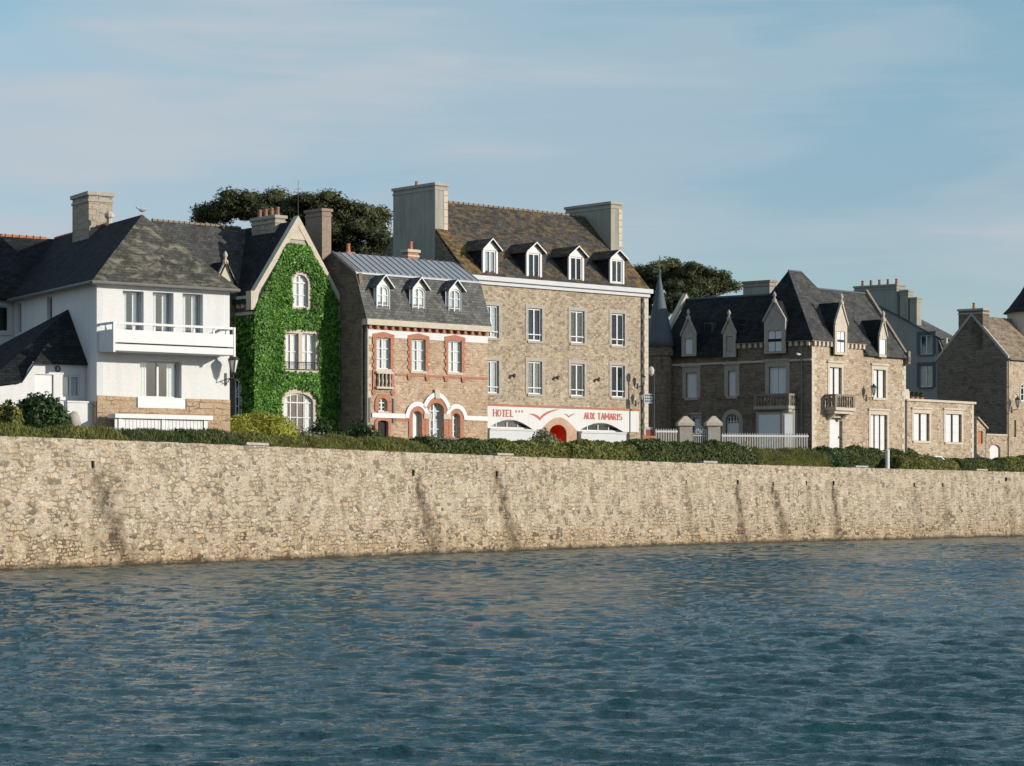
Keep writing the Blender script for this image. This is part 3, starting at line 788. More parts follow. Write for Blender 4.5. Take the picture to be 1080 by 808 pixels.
window(root, Wg, Wg.rect(-14, 10.5, 322, 350), cols=2, rows=1, depth=.15, sill='white', curtain=False, surround='white', sw=.1)
zpl = F.z(172, 419)
fw = 5.92
back = H.left(16, fw)
wallmesh(root, [(F, [(0, G0), (fw, G0), (fw, EZ), (0, EZ)]), (Lw, [(0, G0), (10, G0), (10, EZ), (0, EZ)]), (Wg, [(0, G0), (12, G0), (12, EZ), (0, EZ)])], 'plaster',
         extra=[[H.pt(fw, 0, G0), H.pt(fw, 16, G0), H.pt(fw, 16, EZ), H.pt(fw, 0, EZ)], [H.pt(fw, 16, G0), H.pt(-12, 16, G0), H.pt(-12, 16, EZ), H.pt(fw, 16, EZ)],
                [H.pt(-12, 10, G0), H.pt(-12, 16, G0), H.pt(-12, 16, EZ), H.pt(-12, 10, EZ)]])
b = MB(); ws = F.rect(147.5, 191.5, 381, 419.5)
b.prism(F, [(0, G0), (fw, G0), (fw, zpl - .03), (ws[1] + .2, zpl - .03), (ws[1] + .2, ws[2] - .42), (ws[0] - .2, ws[2] - .42), (ws[0] - .2, zpl - .03), (0, zpl)], .004, .05)
b.fbox(Lw, 8.85, 9.99, G0, Lw.z(96, 424), .004, .05)
b.build('stone_plinth', M['stone_plinth'], root)
b = MB(); b.fbox(F, ws[0] - .12, ws[1] + .12, ws[2] - .42, ws[2] + .003, -.3, .075); b.build('window_apron', M['white'], root)
e = .3; k = (RZ - EZ) / 2.95; ez = EZ - e * k + .12
P = H.pt; pk = P(2.95, 2.35, RZ + .1); rd = P(2.95, 12.95, RZ + .1)
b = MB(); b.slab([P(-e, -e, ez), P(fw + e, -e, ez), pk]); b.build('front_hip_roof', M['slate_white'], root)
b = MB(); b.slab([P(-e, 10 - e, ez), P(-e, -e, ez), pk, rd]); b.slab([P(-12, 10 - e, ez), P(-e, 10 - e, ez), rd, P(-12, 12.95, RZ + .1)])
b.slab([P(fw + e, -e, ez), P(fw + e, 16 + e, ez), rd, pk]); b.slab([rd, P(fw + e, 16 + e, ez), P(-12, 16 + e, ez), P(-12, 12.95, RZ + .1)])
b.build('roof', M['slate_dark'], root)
ridge_tiles(root, P(2.95, 6.4, RZ + .12), P(2.95, 12.9, RZ + .12), 'potdull', r=.06)
ridge_tiles(root, P(-12, 12.95, RZ + .10), P(2.6, 12.95, RZ + .10), r=.075)
b = MB(); b.cyl(P(-e - .05, -e - .06, ez - .08), P(fw + e, -e - .06, ez - .08), .07, n=8); b.build('front_gutter', M['pipe'], root)
b = MB(); b.cyl(P(-e - .06, -e, ez - .08), P(-e - .06, 9.7, ez - .08), .07, n=8); b.build('side_gutter', M['pipe'], root)
b = MB(); b.hbox(H, -.2, fw + .2, -.2, .003, ez - .02 - .14, ez - .13); b.build('eaves_board', M['white'], root)
b = MB(); b.lathe(H.pt(2.95, 6.1, RZ), [(.12, 0), (.12, .3), (.2, .38), (.2, .5), (.08, .62)], 8); b.build('roof_vent', M['cream'], root)
chimney(root, H, 2.35, 3.45, 7.0, 9.0, RZ - 1.2, 15.25, pots=0)
# balcony
bu0, bu1 = F.u(104), F.u(232); bz0, bz1 = F.z(175, 374) - .0, F.z(175, 344.5)
b = MB(); b.fbox(F, bu0, bu1, bz0, bz0 + .14, .002, 1.15); bal = b.build('balcony', M['white'], root)
b = MB()
for z0, z1 in ((bz0 + .002, bz0 + .26), (bz0 + .32, bz0 + .82)): b.fbox(F, bu0, bu1, z0 + .0, z1, 1.155, 1.235)
for i in range(7): u = bu0 + .02 + (bu1 - bu0 - .1) * i / 6; b.fbox(F, u, u + .08, bz0 + .20, bz1 - .02, 1.10, 1.15)
for u in (bu0, bu1 - .08): b.fbox(F, u - .004, u + .084, bz0 - .06, bz1, 1.14, 1.25); 
b.fbox(F, bu0, bu1, bz1 - .09, bz1, 1.16, 1.23)
b.build('parapet_panel', M['white'], bal)
for u in (bu0, bu1 - .07):
    b = MB(); b.fbox(F, u, u + .07, bz0 + .142, bz0 + .82, .01, 1.15); b.fbox(F, u, u + .07, bz1 - .09, bz1, .01, 1.14); b.fbox(F, u + .01, u + .06, bz0 + .8, bz1 - .08, .5, .58); b.build('side_panel', M['white'], bal)
b = MB()
b.fbox(F, bu0 + .3, bu1 - .3, bz0 + .262, bz0 + .318, 1.12, 1.16)
b.build('dark_slot', M['dark'], bal)
# porch
b = MB(); ap = P(0.02, 3.25, 10.07); A1 = P(.05, 1.0, 7.78); A2 = P(-2.26, .98, 7.78); A3 = P(-2.8, .98, 7.02); A4 = P(-4.2, 1.4, 6.85); A5 = P(-4.6, 9.9, 6.9); A6 = P(-.8, 9.9, 8.15)
for tri in ([ap, A2, A1], [ap, A3, A2], [ap, A4, A3], [ap, A5, A4], [ap, A6, A5], [ap, P(0.02, 9.9, 8.4), A6]): b.slab(tri, .09)
b.build('porch_roof', M['slate_dark'], root)
PF = H.front(1.2, -4.0)
Pd = PF.rect(37, 56.5, 395, 446); Pw = PF.rect(64.5, 84, 395.5, 419)
dd = window(root, PF, Pw, cols=2, rows=1, depth=.1, sill='white', cw=.48, name='porch_window')
PF.holes.append(shape(*Pd))
b = MB(); b.fbox(PF, Pd[0], Pd[1], Pd[2], Pd[3], -.12, -.07); dr_ = b.build('porch_door', M['white'], root)
b = MB(); b.fbox(PF, Pd[1] - .18, Pd[1] - .12, Pd[2] + .9, Pd[2] + 1.0, -.07, -.03); b.build('handle', M['iron'], dr_)
b = MB()
b.prism(PF, [(.0, G0), (3.99, G0), (3.99, 7.70), (1.75, 7.70), (1.15, 6.9), (.0, 6.72)], -.15, 0, PF.holes, caps=(False, True))
b.fbox(H.left(9.9, -4.0), .0, 8.6, G0, 6.75, -.1, 0)
b.build('porch_wall', M['plaster'], root)
b = MB(); b.cyl(PF.pt(PF.u(60.7), PF.z(60.7, 389), .001), PF.pt(PF.u(60.7), PF.z(60.7, 389), .03), .13, n=16); pq = b.build('number_plaque', M['lead'], root)
b = MB(); b.fbox(PF, PF.u(60.7) - .015, PF.u(60.7) + .015, PF.z(60.7, 389) - .06, PF.z(60.7, 389) + .06, .031, .036); b.build('house_number', M['white'], pq)
b = MB(); b.fbox(PF, 1.7, 4.05, 7.70, 7.78, .02, .12); b.build('porch_gutter', M['white'], root)
# ledge bench in front
F2 = H.front(-.75)
b = MB(); lu0, lu1 = F2.u(119), F2.u(222); lz = F2.z(170, 437.5); b.fbox(F2, lu0, lu1, lz - .17, lz, -.35, .2); lg = b.build('planter_shelf', M['white'], None)
tag(lg, 'long white ledge planter at the foot of the balcony house', 'planter')
for i in range(3):
    b = MB(); u = lu0 + .2 + (lu1 - lu0 - .55) * i / 2; b.fbox(F2, u, u + .15, G0 + .1, lz - .17, -.25, .1); b.build('support', M['white'], lg)
b = MB(); n_ = 26
for i in range(n_): u = lu0 + .06 + (lu1 - lu0 - .2) * i / n_; b.fbox(F2, u, u + .14, lz - .75, lz - .18, .02, .05)
b.build('slatted_front', M['white'], lg)
b = MB(); QF = H.front(.4, -4); u0, u1 = QF.u(70), QF.u(98.5); b.fbox(QF, u0, u1, G0, QF.z(85, 425), -.12, .1); lw_ = b.build('garden_wall', M['plaster'], None)
b = MB(); b.fbox(QF, u0 - .03, u1 - .01, QF.z(85, 425) + .002, QF.z(85, 425) + .07, -.16, .14); b.build('coping', M['plaster'], lw_)
tag(lw_, 'low white plastered garden wall between the porch and the corner of the balcony house', 'wall')
# boulder beside the low wall
vs, fs = blob(ray(77, 446, 95.2), (.30, .28, .42), 10, 6, .12, -1); b = MB(); b.add(vs, fs); tag(b.build('boulder', M['granite'], None, smooth=True), 'grey boulder at the foot of the low white garden wall', 'boulder')

# wall lantern with bracket, shadow falls on the render
def lantern(root, p, s=1.0):
    x, y, z = p; b = MB()
    b.lathe((x, y, z), [(.02, -.40 * s), (.05 * s, -.36 * s), (.10 * s, -.30 * s)], 6)
    b.lathe((x, y, z), [(.23 * s, .20 * s), (.17 * s, .32 * s), (.07 * s, .40 * s), (.06 * s, .45 * s), (.015, .50 * s)], 6)
    for i in range(6):
        a = 2 * math.pi * i / 6; b.cyl((x + .10 * s * math.cos(a), y + .10 * s * math.sin(a), z - .3 * s), (x + .21 * s * math.cos(a), y + .21 * s * math.sin(a), z + .2 * s), .012 * s, n=4)
    h = b.build('lantern_frame', M['iron'], root)
    b = MB(); b.lathe((x, y, z), [(.085 * s, -.29 * s), (.195 * s, .195 * s)], 6); b.build('lantern_glass', M['lampglass'], root)
def wall_lantern(F, u, zl, d, label, s=1.0, z0=None):
    z0 = z0 or zl - .55 * s
    r = thing('wall_lantern', label, 'lantern', F.pt(u, z0, 0), group='lanterns on wall brackets')
    b = MB(); b.fbox(F, u - .04, u + .04, z0 - .25 * s, z0 + .25 * s, 0.002, .05); b.build('wall_plate', M['iron'], r)
    b = MB(); b.cyl(F.pt(u, z0, .04), F.pt(u, z0 + .05 * s, d), .018 * s); b.cyl(F.pt(u, z0 - .2 * s, .04), F.pt(u, z0 + .03, d * .6), .014 * s)
    b.cyl(F.pt(u, z0 + .05 * s, d), F.pt(u, zl - .38 * s, d), .02 * s)
    for i in range(10):
        a0, a1 = i * .5, (i + 1) * .5; q = lambda a: F.pt(u, z0 - .06 * s + .07 * s * math.sin(a) , d * .45 + .07 * s * math.cos(a)); b.cyl(q(a0), q(a1), .01 * s, n=4)
    b.build('bracket', M['iron'], r)
    lantern(r, F.pt(u, zl, d), s)
wall_lantern(F, F.u(238), F.z(244, 386), .62, 'black wall lantern on the right corner of the white balcony house, casting its shadow', 1.0)

# gull on the roof
g = thing('gull', 'white gull standing on the hip of the lichened slate roof', 'bird', (pk[0], pk[1], pk[2]))
b = MB(); n_ = 10; body = [(-.30, .02, .015), (-.2, .03, .05), (-.05, .0, .10), (.1, .01, .10), (.2, .06, .065), (.26, .12, .05), (.31, .16, .055), (.36, .16, .03), (.42, .15, .008)]
dv = Vector((-.8, .25, 0)).normalized(); sv = Vector((-dv.y, dv.x, 0)); vs = []
for a, zz, r_ in body:
    for i in range(n_): t_ = 2 * math.pi * i / n_; vs.append(Vector(pk) + dv * a + sv * (r_ * math.cos(t_)) + Vector((0, 0, .24 + zz + r_ * 1.1 * math.sin(t_))))
b.add(vs, [(k * n_ + i, k * n_ + (i + 1) % n_, (k + 1) * n_ + (i + 1) % n_, (k + 1) * n_ + i) for k in range(len(body) - 1) for i in range(n_)])
for sg in (-1, 1): b.cyl(Vector(pk) + sv * .04 * sg + Vector((0, 0, -.02)), Vector(pk) + sv * .04 * sg + Vector((0, 0, .2)), .012, n=5)
b.build('body', M['feather'], g, smooth=True); g.scale = (.72, .72, .72)

# ================================================================== IVY HOUSE
H = House((-13.98, 133.7), (.762, .648), (-.648, .762))
root = thing('ivy_house', 'tall gabled house with pale stone verges whose whole front is covered in green ivy', 'house', (-13.98, 133.7, 4.4))
F = H.front(); WI = 5.72; F.C = Vector((-13.98, 133.7)); Lw = H.left(12.0)
EZ, RZ = 13.7, 17.85
iw1 = F.rect(309, 324.5, 290, 324); iw2a = F.rect(301, 314.5, 351.5, 390); iw2b = F.rect(318.5, 332.5, 352, 390.5); iw3 = F.rect(299, 330, 415, 456)
window(root, F, iw1, rise=.42, cols=2, rows=2, surround='cream', sw=.24, sill='cream', depth=.18, cw=.45)
window(root, F, iw2a, cols=2, rows=2, sill='cream', depth=.18, cw=.42); window(root, F, iw2b, cols=2, rows=2, sill='cream', depth=.18, cw=.42)
b = MB(); b.prism(F, [(iw2a[0] - .2, iw2a[2] - .2), (iw2b[1] + .22, iw2a[2] - .2), (iw2b[1] + .22, iw2a[3] + .25), (iw2a[0] - .2, iw2a[3] + .25)], .002, .05, [shape(*iw2a), shape(*iw2b)]); b.build('stone_surround', M['cream'], root)
b = MB()
for r_ in (iw2a, iw2b):
    for i in range(9): u = r_[0] + (r_[1] - r_[0]) * i / 8; b.cyl(F.pt(u, r_[2], .12), F.pt(u, r_[2] + .42, .12), .012, n=4)
    for zz in (.02, .42): b.cyl(F.pt(r_[0] - .1, r_[2] + zz, .12), F.pt(r_[1] + .1, r_[2] + zz, .12), .02, n=5)
b.build('window_guard', M['iron'], root)
window(root, F, iw3, rise=.5, cols=4, rows=2, surround='cream', sw=.28, sill='cream', depth=.18, cw=.2, name='arched_french_window')
# quoin stones around the windows
for r_, uL, uR, zt__, st_, oo_ in ((iw1, iw1[0], iw1[1], iw1[3] - .4, .26, .031), (iw2a, iw2a[0] - .1, iw2b[1] + .1, iw2a[3], .3, .051)):
    for sg, uu in ((-1, uL), (1, uR)):
        b = MB(); z = r_[2] - .1; i = 0
        b.fbox(F, min(uu, uu + sg * .2), max(uu, uu + sg * .2), z, zt__, oo_, oo_ + .01)
        while z < zt__:
            ln = .40 if i % 2 else .24; b.fbox(F, min(uu, uu + sg * ln), max(uu, uu + sg * ln), z, z + st_ - .03, oo_ + .001, oo_ + .028); z += st_; i += 1
        b.build('quoin_stones', M['cream'], root)
Lw.holes = []
b = MB(); ar = Lw.rect(243, 257, 399, 440)
wallmesh(root, [(F, [(0, G0), (WI, G0), (WI, EZ), (WI / 2, RZ), (0, EZ)])], 'granite', name='front_wall')
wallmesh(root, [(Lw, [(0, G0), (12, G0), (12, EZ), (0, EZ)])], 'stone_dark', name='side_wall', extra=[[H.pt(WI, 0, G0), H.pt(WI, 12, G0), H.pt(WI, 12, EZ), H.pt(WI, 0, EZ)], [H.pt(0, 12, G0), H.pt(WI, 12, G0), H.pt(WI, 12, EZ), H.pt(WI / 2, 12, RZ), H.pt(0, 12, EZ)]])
P = H.pt; b = MB(); k = (RZ - EZ) / (WI / 2); e = .3
b.slab([P(-e, .3, EZ - e * k), P(WI / 2, .3, RZ), P(WI / 2, 12, RZ), P(-e, 12, EZ - e * k)], .1)
b.slab([P(WI + e, .3, EZ - e * k), P(WI / 2, .3, RZ), P(WI / 2, 12, RZ), P(WI + e, 12, EZ - e * k)], .1)
b.build('roof', M['slate_dark'], root)
b = MB()   # coping along the gable
for sg in (-1, 1):
    e0 = WI / 2 + sg * (WI / 2 + .18); zb = EZ - .18 * k
    b.prism(F, [(WI / 2, RZ + .28), (e0, zb + .2), (e0, zb - .28), (WI / 2, RZ - .30)], -.32, .10)
b.prism(F, [(-.30, EZ - .9), (.05, EZ - .9), (.22, EZ + .12), (-.30, EZ + .12)], -.35, .14)
b.prism(F, [(WI / 2 - .62, RZ - 1.05), (WI / 2 + .62, RZ - 1.05), (WI / 2, RZ)], .0, .07)
b.build('gable_coping', M['cream'], root)
b = MB(); b.fbox(Lw, 2.2, 12.0, EZ - .42, EZ - .1, .002, .18)
for i in range(20): u = 2.4 + i * .48; b.fbox(Lw, u, u + .2, EZ - .75, EZ - .42, .002, .2)
b.fbox(Lw, 2.2, 12, EZ - 1.15, EZ - .98, .002, .1)
b.build('cornice', M['cream'], root)
# rear wing with lit slope
e0 = -3.4
tr = 4.9
b = MB(); b.slab([P(e0, tr - 3.4, RZ - 4.3), P(0.5, tr - 3.4, RZ - 4.3), P(WI / 2, tr, RZ - .05), P(e0, tr, RZ - .05)], .1); b.slab([P(e0, tr + 3.4, RZ - 4.3), P(.5, tr + 3.4, RZ - 4.3), P(WI / 2, tr, RZ - .05), P(e0, tr, RZ - .05)], .1)
b.build('rear_wing_roof', M['slate_villa'], root)
b = MB(); b.hbox(H, e0 + .1, .002, tr - 3.2, tr + 3.2, G0, RZ - 4.35); b.poly([P(e0 + .1, tr - 3.2, RZ - 4.35), P(e0 + .1, tr, RZ - .2), P(e0 + .1, tr + 3.2, RZ - 4.35)]); b.build('rear_wing_wall', M['stone_dark'], root)
ridge_tiles(root, P(e0, tr, RZ), P(WI / 2 - .4, tr, RZ), 'darkbrick', r=.08)
RF = H.front(tr - 3.1, 0)
uu = RF.u(237.5); dormer(root, RF, (uu - .35, uu + .35, RF.z(237, 312), RF.z(237, 300)), RF.z(237, 316), RF.z(237, 297), RF.z(237, 277), .55, 1.25, RZ - 4.3, front='cream', finial=True, fs='cream')
chimney(root, H, 2.5, 3.2, 1.6, 3.9, RZ - 1.5, RZ + .30, mat='stone_chimney', pots=4, along='t', potmat='potdull')
# aerial
b = MB(); q = P(2.0, 3.0, RZ); x, y, z = ray(314.5, 190, 138.0); b.cyl((x, y, RZ - .6), (x, y, z), .022, .012, n=5); b.cyl((x - .2, y, z - .5), (x + .2, y, z - .5), .012, n=4)
b.build('aerial', M['iron'], root)
# side arched garden door frame
b = MB(); a0, a1, az0, az1 = ar; b.prism(Lw, shape(a0, a1, az0, az1, (a1 - a0) * .45), .05, .13, [shape(a0 + .12, a1 - .12, az0 + .12, az1 - .12, (a1 - a0) * .45 - .12)])
for i in range(1, 4): u = a0 + (a1 - a0) * i / 4; b.fbox(Lw, u - .035, u + .035, az0 + .1, az1 - .25, .06, .12)
for f in (.28, .52): zz = az0 + (az1 - az0) * f; b.fbox(Lw, a0 + .1, a1 - .1, zz - .035, zz + .035, .065, .115)
zc = az0 + (az1 - az0) * .55; uc = (a0 + a1) / 2
for i in range(5): an = math.pi * (i + .5) / 5; b.cyl(Lw.pt(uc, zc, .09), Lw.pt(uc + (a1 - a0) * .45 * math.cos(an), zc + (az1 - zc) * .9 * math.sin(an), .09), .03, n=4)
w_ = b.build('side_arched_window', M['shutter'], root)
b = MB(); b.prism(Lw, shape(a0 + .1, a1 - .1, az0 + .1, az1 - .1, (a1 - a0) * .45 - .1), .055, .06); b.build('pane', M['glass'], w_)
b = MB(); b.prism(Lw, shape(a0 + .05, a1 - .05, az0 + .05, az1 - .05, (a1 - a0) * .45 - .05), .01, .04); b.build('backing', M['panel'], w_)
quoins(root, F, WI, G0, EZ, -1, 'granite', .36, .42, .22)
pipe(root, H.front(-.1, 0), WI - .12, G0, EZ - .4, .06)

# ivy, leaf by leaf
def inpoly(pts, h):
    x, y = pts[:, 0], pts[:, 1]; ins = np.zeros(len(pts), bool); n = len(h)
    for i in range(n):
        x0, y0 = h[i]; x1, y1 = h[(i + 1) % n]
        if y0 == y1: continue
        c = ((y0 > y) != (y1 > y)) & (x < (x1 - x0) * (y - y0) / (y1 - y0) + x0); ins ^= c
    return ins
pts = np.stack([RNG.uniform(-.15, WI + .1, 62000), RNG.uniform(4.4, RZ, 62000)], 1)
gab = [(-.2, 4.3), (WI + .12, 4.3), (WI + .05, EZ - .5), (WI / 2 + .75, RZ - 1.35), (WI / 2 - .75, RZ - 1.3), (-.1, EZ - .85)]
keep = inpoly(pts, gab)
def wavy(h, a=.09): return [(u + RNG.normal(0, a), z + RNG.normal(0, a)) for u, z in h]
for r_, ri, g_ in ((iw1, .42, .24), ((iw2a[0], iw2b[1], iw2a[2], iw2a[3]), 0, .22), (iw3, .5, .28)):
    u0, u1, z0, z1 = r_; h = shape(u0 - g_, u1 + g_, z0 - (.18 if ri != .5 else .6), z1 + g_ + .05, ri + g_ if ri else 0)
    keep &= ~inpoly(pts + RNG.normal(0, .055, pts.shape), h)
pts = pts[keep]; off_ = .06 + .20 * (np.sin(pts[:, 0] * 2.3 + pts[:, 1] * 1.1) * np.sin(pts[:, 1] * 1.7 - pts[:, 0]) * .5 + .5) * RNG.uniform(0.3, 1, len(pts)) + RNG.uniform(0, .07, len(pts))
W3 = np.array([F.pt(p[0], p[1], o) for p, o in zip(pts, off_)])
ivr = thing('climbing_ivy', 'dense bright green ivy covering the gable front and shaded side of the tall house', 'ivy', F.pt(2.8, 4.4, .1))
leafmesh('front_foliage', W3, np.repeat([[F.n.x, F.n.y, .25]], len(W3), 0), .078, M['ivy'], ivr, .75, .45)
b = MB(); hs = [shape(iw1[0] - .24, iw1[1] + .24, iw1[2] - .15, iw1[3] + .24, .66), shape(iw2a[0] - .22, iw2b[1] + .22, iw2a[2] - .2, iw2a[3] + .25)]
b.prism(F, [(-.03, 5.0), (iw3[0] - .3, 5.0), (iw3[0] - .3, iw3[3] + .3), (iw3[1] + .3, iw3[3] + .3), (iw3[1] + .3, 5.0), (WI - .02, 5.0), (WI - .05, EZ - .55), (WI / 2 + .7, RZ - 1.45), (WI / 2 - .7, RZ - 1.45), (.0, EZ - 1.0)], .012, .035, hs)
b.build('stem_mat', M['ivy_base'], ivr)
n_ = 13000; pts = np.stack([RNG.uniform(5, 12.2, n_), RNG.uniform(4.4, EZ - 1.25, n_)], 1); keep = ~inpoly(pts, shape(a0 - .05, a1 + .05, az0, az1 + .05, (a1 - a0) * .45)); pts = pts[keep]
W3 = np.array([Lw.pt(p[0], p[1], RNG.uniform(.03, .3)) for p in pts]); leafmesh('side_foliage', W3, np.repeat([[Lw.n.x, Lw.n.y, .2]], len(W3), 0), .10, M['ivy'], ivr, .75, .4)

# ================================================================== BRICK-TRIMMED HOUSE
u_, w__ = (.746, .666), (-.666, .746)
H = House((-8.08, 135.6), u_, w__); P = H.pt
root = thing('brick_trimmed_house', 'ochre stone house with orange brick window surrounds and slate mansard under a zinc roof', 'house', (-8.08, 135.6, 4.4))
F = H.front(); WB = 8.95; Lw = H.left(5.6)
EZ, MZ, RZ = 12.35, 15.05, 16.35
def brick_surround(w, F, r, rise=0, sw=.17, teeth=True, bottom=.0):
    u0, u1, z0, z1 = r; b = MB()
    b.prism(F, grow(u0, u1, z0, z1, rise, sw, -.0) if rise else [(u0 - sw, z0 - bottom), (u1 + sw, z0 - bottom), (u1 + sw, z1 - .2), (u1 + sw + .1, z1 - .16), (u1 + sw + .1, z1 + .2), ((u0 + u1) / 2, z1 + .34), (u0 - sw - .1, z1 + .2), (u0 - sw - .1, z1 - .16), (u0 - sw, z1 - .2)],
            .003, .055, [shape(u0 - .001, u1 + .001, z0 + (.001 if not bottom else .0), z1 + .001, rise)])
    if teeth:
        z = z0 + .1; i = 0
        while z < z1 - .15:
            for sg, uu in ((-1, u0 - sw), (1, u1 + sw)): b.fbox(F, min(uu, uu + sg * .10), max(uu, uu + sg * .10), z, z + .2, .003, .05)
            z += .42
    b.build('brick_surround', M['brick'], w)
wr = [F.rect(396.6, 411.4, 356.5, 389.5), F.rect(433.6, 448.4, 358, 391.5), F.rect(472.2, 486.5, 359.5, 393)]
for i, r_ in enumerate(wr):
    w = window(root, F, r_, rise=0.0, cols=2, rows=3, sill='cream', depth=.16, cw=.42); brick_surround(w, F, r_)
sa = F.rect(399, 408, 420, 434); w = window(root, F, sa, rise=.25, cols=2, rows=2, sill='cream', depth=.2, curtain=False); brick_surround(w, F, sa, .25, .26, False)
b = MB(); bo = F.rect(398, 409, 443.5, 462); F.holes.append(shape(*bo, .12)); b.fbox(F, bo[0], bo[1], bo[2], bo[3], -.2, -.15); w = b.build('cellar_hatch', M['dark'], root); brick_surround(w, F, bo, .12, .2, False)
dc = F.rect(452, 467.7, 425, 462); dl = F.rect(434.7, 444.4, 433.5, 462); drr = F.rect(476.5, 484.8, 436, 462)
w = window(root, F, dc, rise=.45, cols=2, rows=3, sill=None, depth=.3, cw=.4, name='arched_door'); brick_surround(w, F, dc, .45, .33, False)
w = window(root, F, drr, rise=.26, cols=2, rows=3, sill=None, depth=.3, cw=.3, name='arched_window'); brick_surround(w, F, drr, .26, .27, False)
F.holes.append(shape(*dl, .28)); b = MB(); b.prism(F, shape(*dl, .28), -.3, -.25); w = b.build('side_door', M['white'], root); brick_surround(w, F, dl, .28, .27, False)
wallmesh(root, [(F, [(0, G0), (WB, G0), (WB, EZ), (0, EZ)])], 'stone_brickhouse', name='front_wall', depth=.35)
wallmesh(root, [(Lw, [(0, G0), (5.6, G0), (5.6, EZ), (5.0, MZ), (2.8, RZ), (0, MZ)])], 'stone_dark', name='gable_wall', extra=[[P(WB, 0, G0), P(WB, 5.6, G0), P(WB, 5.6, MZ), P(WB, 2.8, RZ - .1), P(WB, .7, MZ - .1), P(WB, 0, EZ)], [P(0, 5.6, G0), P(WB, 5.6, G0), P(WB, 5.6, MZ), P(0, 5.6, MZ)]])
# white arches over the doors, one band
def archring(u0, u1, z1, g0, g1, n=14):
    c, a0, a1 = (u0 + u1) / 2, (u1 - u0) / 2 + g0, (u1 - u0) / 2 + g1
    return c, a0, a1
b = MB(); zb = dl[3] - .42; hb = .26
cs = [((dl[0] + dl[1]) / 2, (dl[1] - dl[0]) / 2 + .28, dl[3] + .27), ((dc[0] + dc[1]) / 2, (dc[1] - dc[0]) / 2 + .34, dc[3] + .33), ((drr[0] + drr[1]) / 2, (drr[1] - drr[0]) / 2 + .28, drr[3] + .27)]
for c, a, zt in cs:
    inner = [(c + a * math.cos(math.pi * i / 14), zb + (zt - zb) * math.sin(math.pi * i / 14)) for i in range(15)]
    outer = [(c + (a + .26) * math.cos(math.pi * i / 14), zb + (zt + .26 - zb) * math.sin(math.pi * i / 14)) for i in range(14, -1, -1)]
    if c == cs[1][0]:
        inner = inner[2:-2]; outer = outer[2:-2]
    b.prism(F, inner + outer, .058, .09)
b.fbox(F, .45, cs[0][0] - cs[0][1] - .2, zb - .02, zb + hb - .02, .006, .07); b.fbox(F, cs[2][0] + cs[2][1] + .2, WB - .02, zb - .02, zb + hb - .02, .006, .07)
b.build('white_arch_moulding', M['white'], root)
b = MB(); c, a, zt = cs[1]; b.prism(F, [(c - .14, zt - .1), (c + .14, zt - .1), (c + .2, zt + .42), (c - .2, zt + .42)], .091, .14)
b.build('keystone', M['cream'], root)
for cc in (cs[0][0] + cs[0][1] + .12, cs[2][0] - cs[2][1] - .12): b = MB(); b.fbox(F, cc - .28, cc + .28, zb + .0, zb + .3, .06, .12); b.build('impost_block', M['cream'], root)
b = MB(); zc = wr[1][2] - .3; b.fbox(F, wr[0][1] + .4, WB, zc, zc + .12, .003, .04); b.fbox(F, wr[0][1] + .35, cs[0][0] - .6, zb - .18, zb - .03, .003, .03)
for i, (a, c) in enumerate(((wr[1][0], wr[1][1]), (wr[2][0], wr[2][1]))):
    for uu in (a - .14, c + .14): b.prism(F, [(uu - .2, zc + .1), (uu - .1, zc - .22), (uu + .1, zc - .22), (uu + .2, zc + .1)], .056, .08)
b.build('brick_string_course', M['brick'], root)
# balustrade under first window
r_ = wr[0]; z1_ = r_[2] - .14; z0_ = z1_ - .95; b = MB(); b.fbox(F, r_[0] - .1, r_[1] + .1, z1_ - .12, z1_, .0, .22); b.fbox(F, r_[0] - .1, r_[1] + .1, z0_, z0_ + .12, .0, .22)
for i in range(4):
    x, y, z = F.pt(r_[0] + .1 + (r_[1] - r_[0] - .2) * i / 3, z0_ + .12, .12); b.lathe((x, y, z), [(.06, 0), (.04, .08), (.08, .3), (.04, .5), (.06, .7)], 8)
bs = b.build('balustrade', M['cream'], root)
b = MB(); b.fbox(F, r_[0] + .0, r_[1] - .0, z0_ + .12, z1_ - .12, .001, .012); b.build('baluster_shade_panel', M['stone_dark'], bs)  # dark sheet on the wall painting the shade behind the balusters
for uu in (r_[0] - .17, r_[1] + .17):
    b = MB(); b.prism(F, [(uu - .09, z1_ + .1), (uu - .09, z0_ - .1), (uu - .18, z0_ - .1), (uu - .08, z0_ - .35), (uu + .08, z0_ - .35), (uu + .18, z0_ - .1), (uu + .09, z0_ - .1), (uu + .09, z1_ + .1)], .003, .06); b.build('brick_pier', M['brick'], root)
b = MB(); zt = EZ - .45; zbb = F.z(450, 358.5)
b.prism(F, [(.2, zbb), (WB, zbb), (WB, zt), (.2, zt)], .001, .03, [[(r[0] - .275, zbb + .01), (r[1] + .275, zbb + .01), (r[1] + .275, r[3] + .19), ((r[0] + r[1]) / 2, r[3] + .33), (r[0] - .275, r[3] + .19)] for r in wr]); b.build('white_frieze', M['plaster'], root)
b = MB(); b.fbox(F, -.12, WB + .1, EZ - .22, EZ + .1, -.1, .36); b.build('cornice', M['cream'], root)
b = MB()
for i in range(17): u = .1 + i * .53; b.fbox(F, u, u + .17, EZ - .38, EZ - .22, .003, .26)
b.fbox(F, 0, WB, EZ - .44, EZ - .38, .003, .06)
b.build('brick_brackets', M['brick'], root)
for uu in (F.u(389.3), F.u(414.4)):
    b = MB(); b.fbox(F, uu - .06, uu + .06, F.z(400, 446), F.z(400, 420), .005, .06); b.build('iron_tie', M['iron'], root)
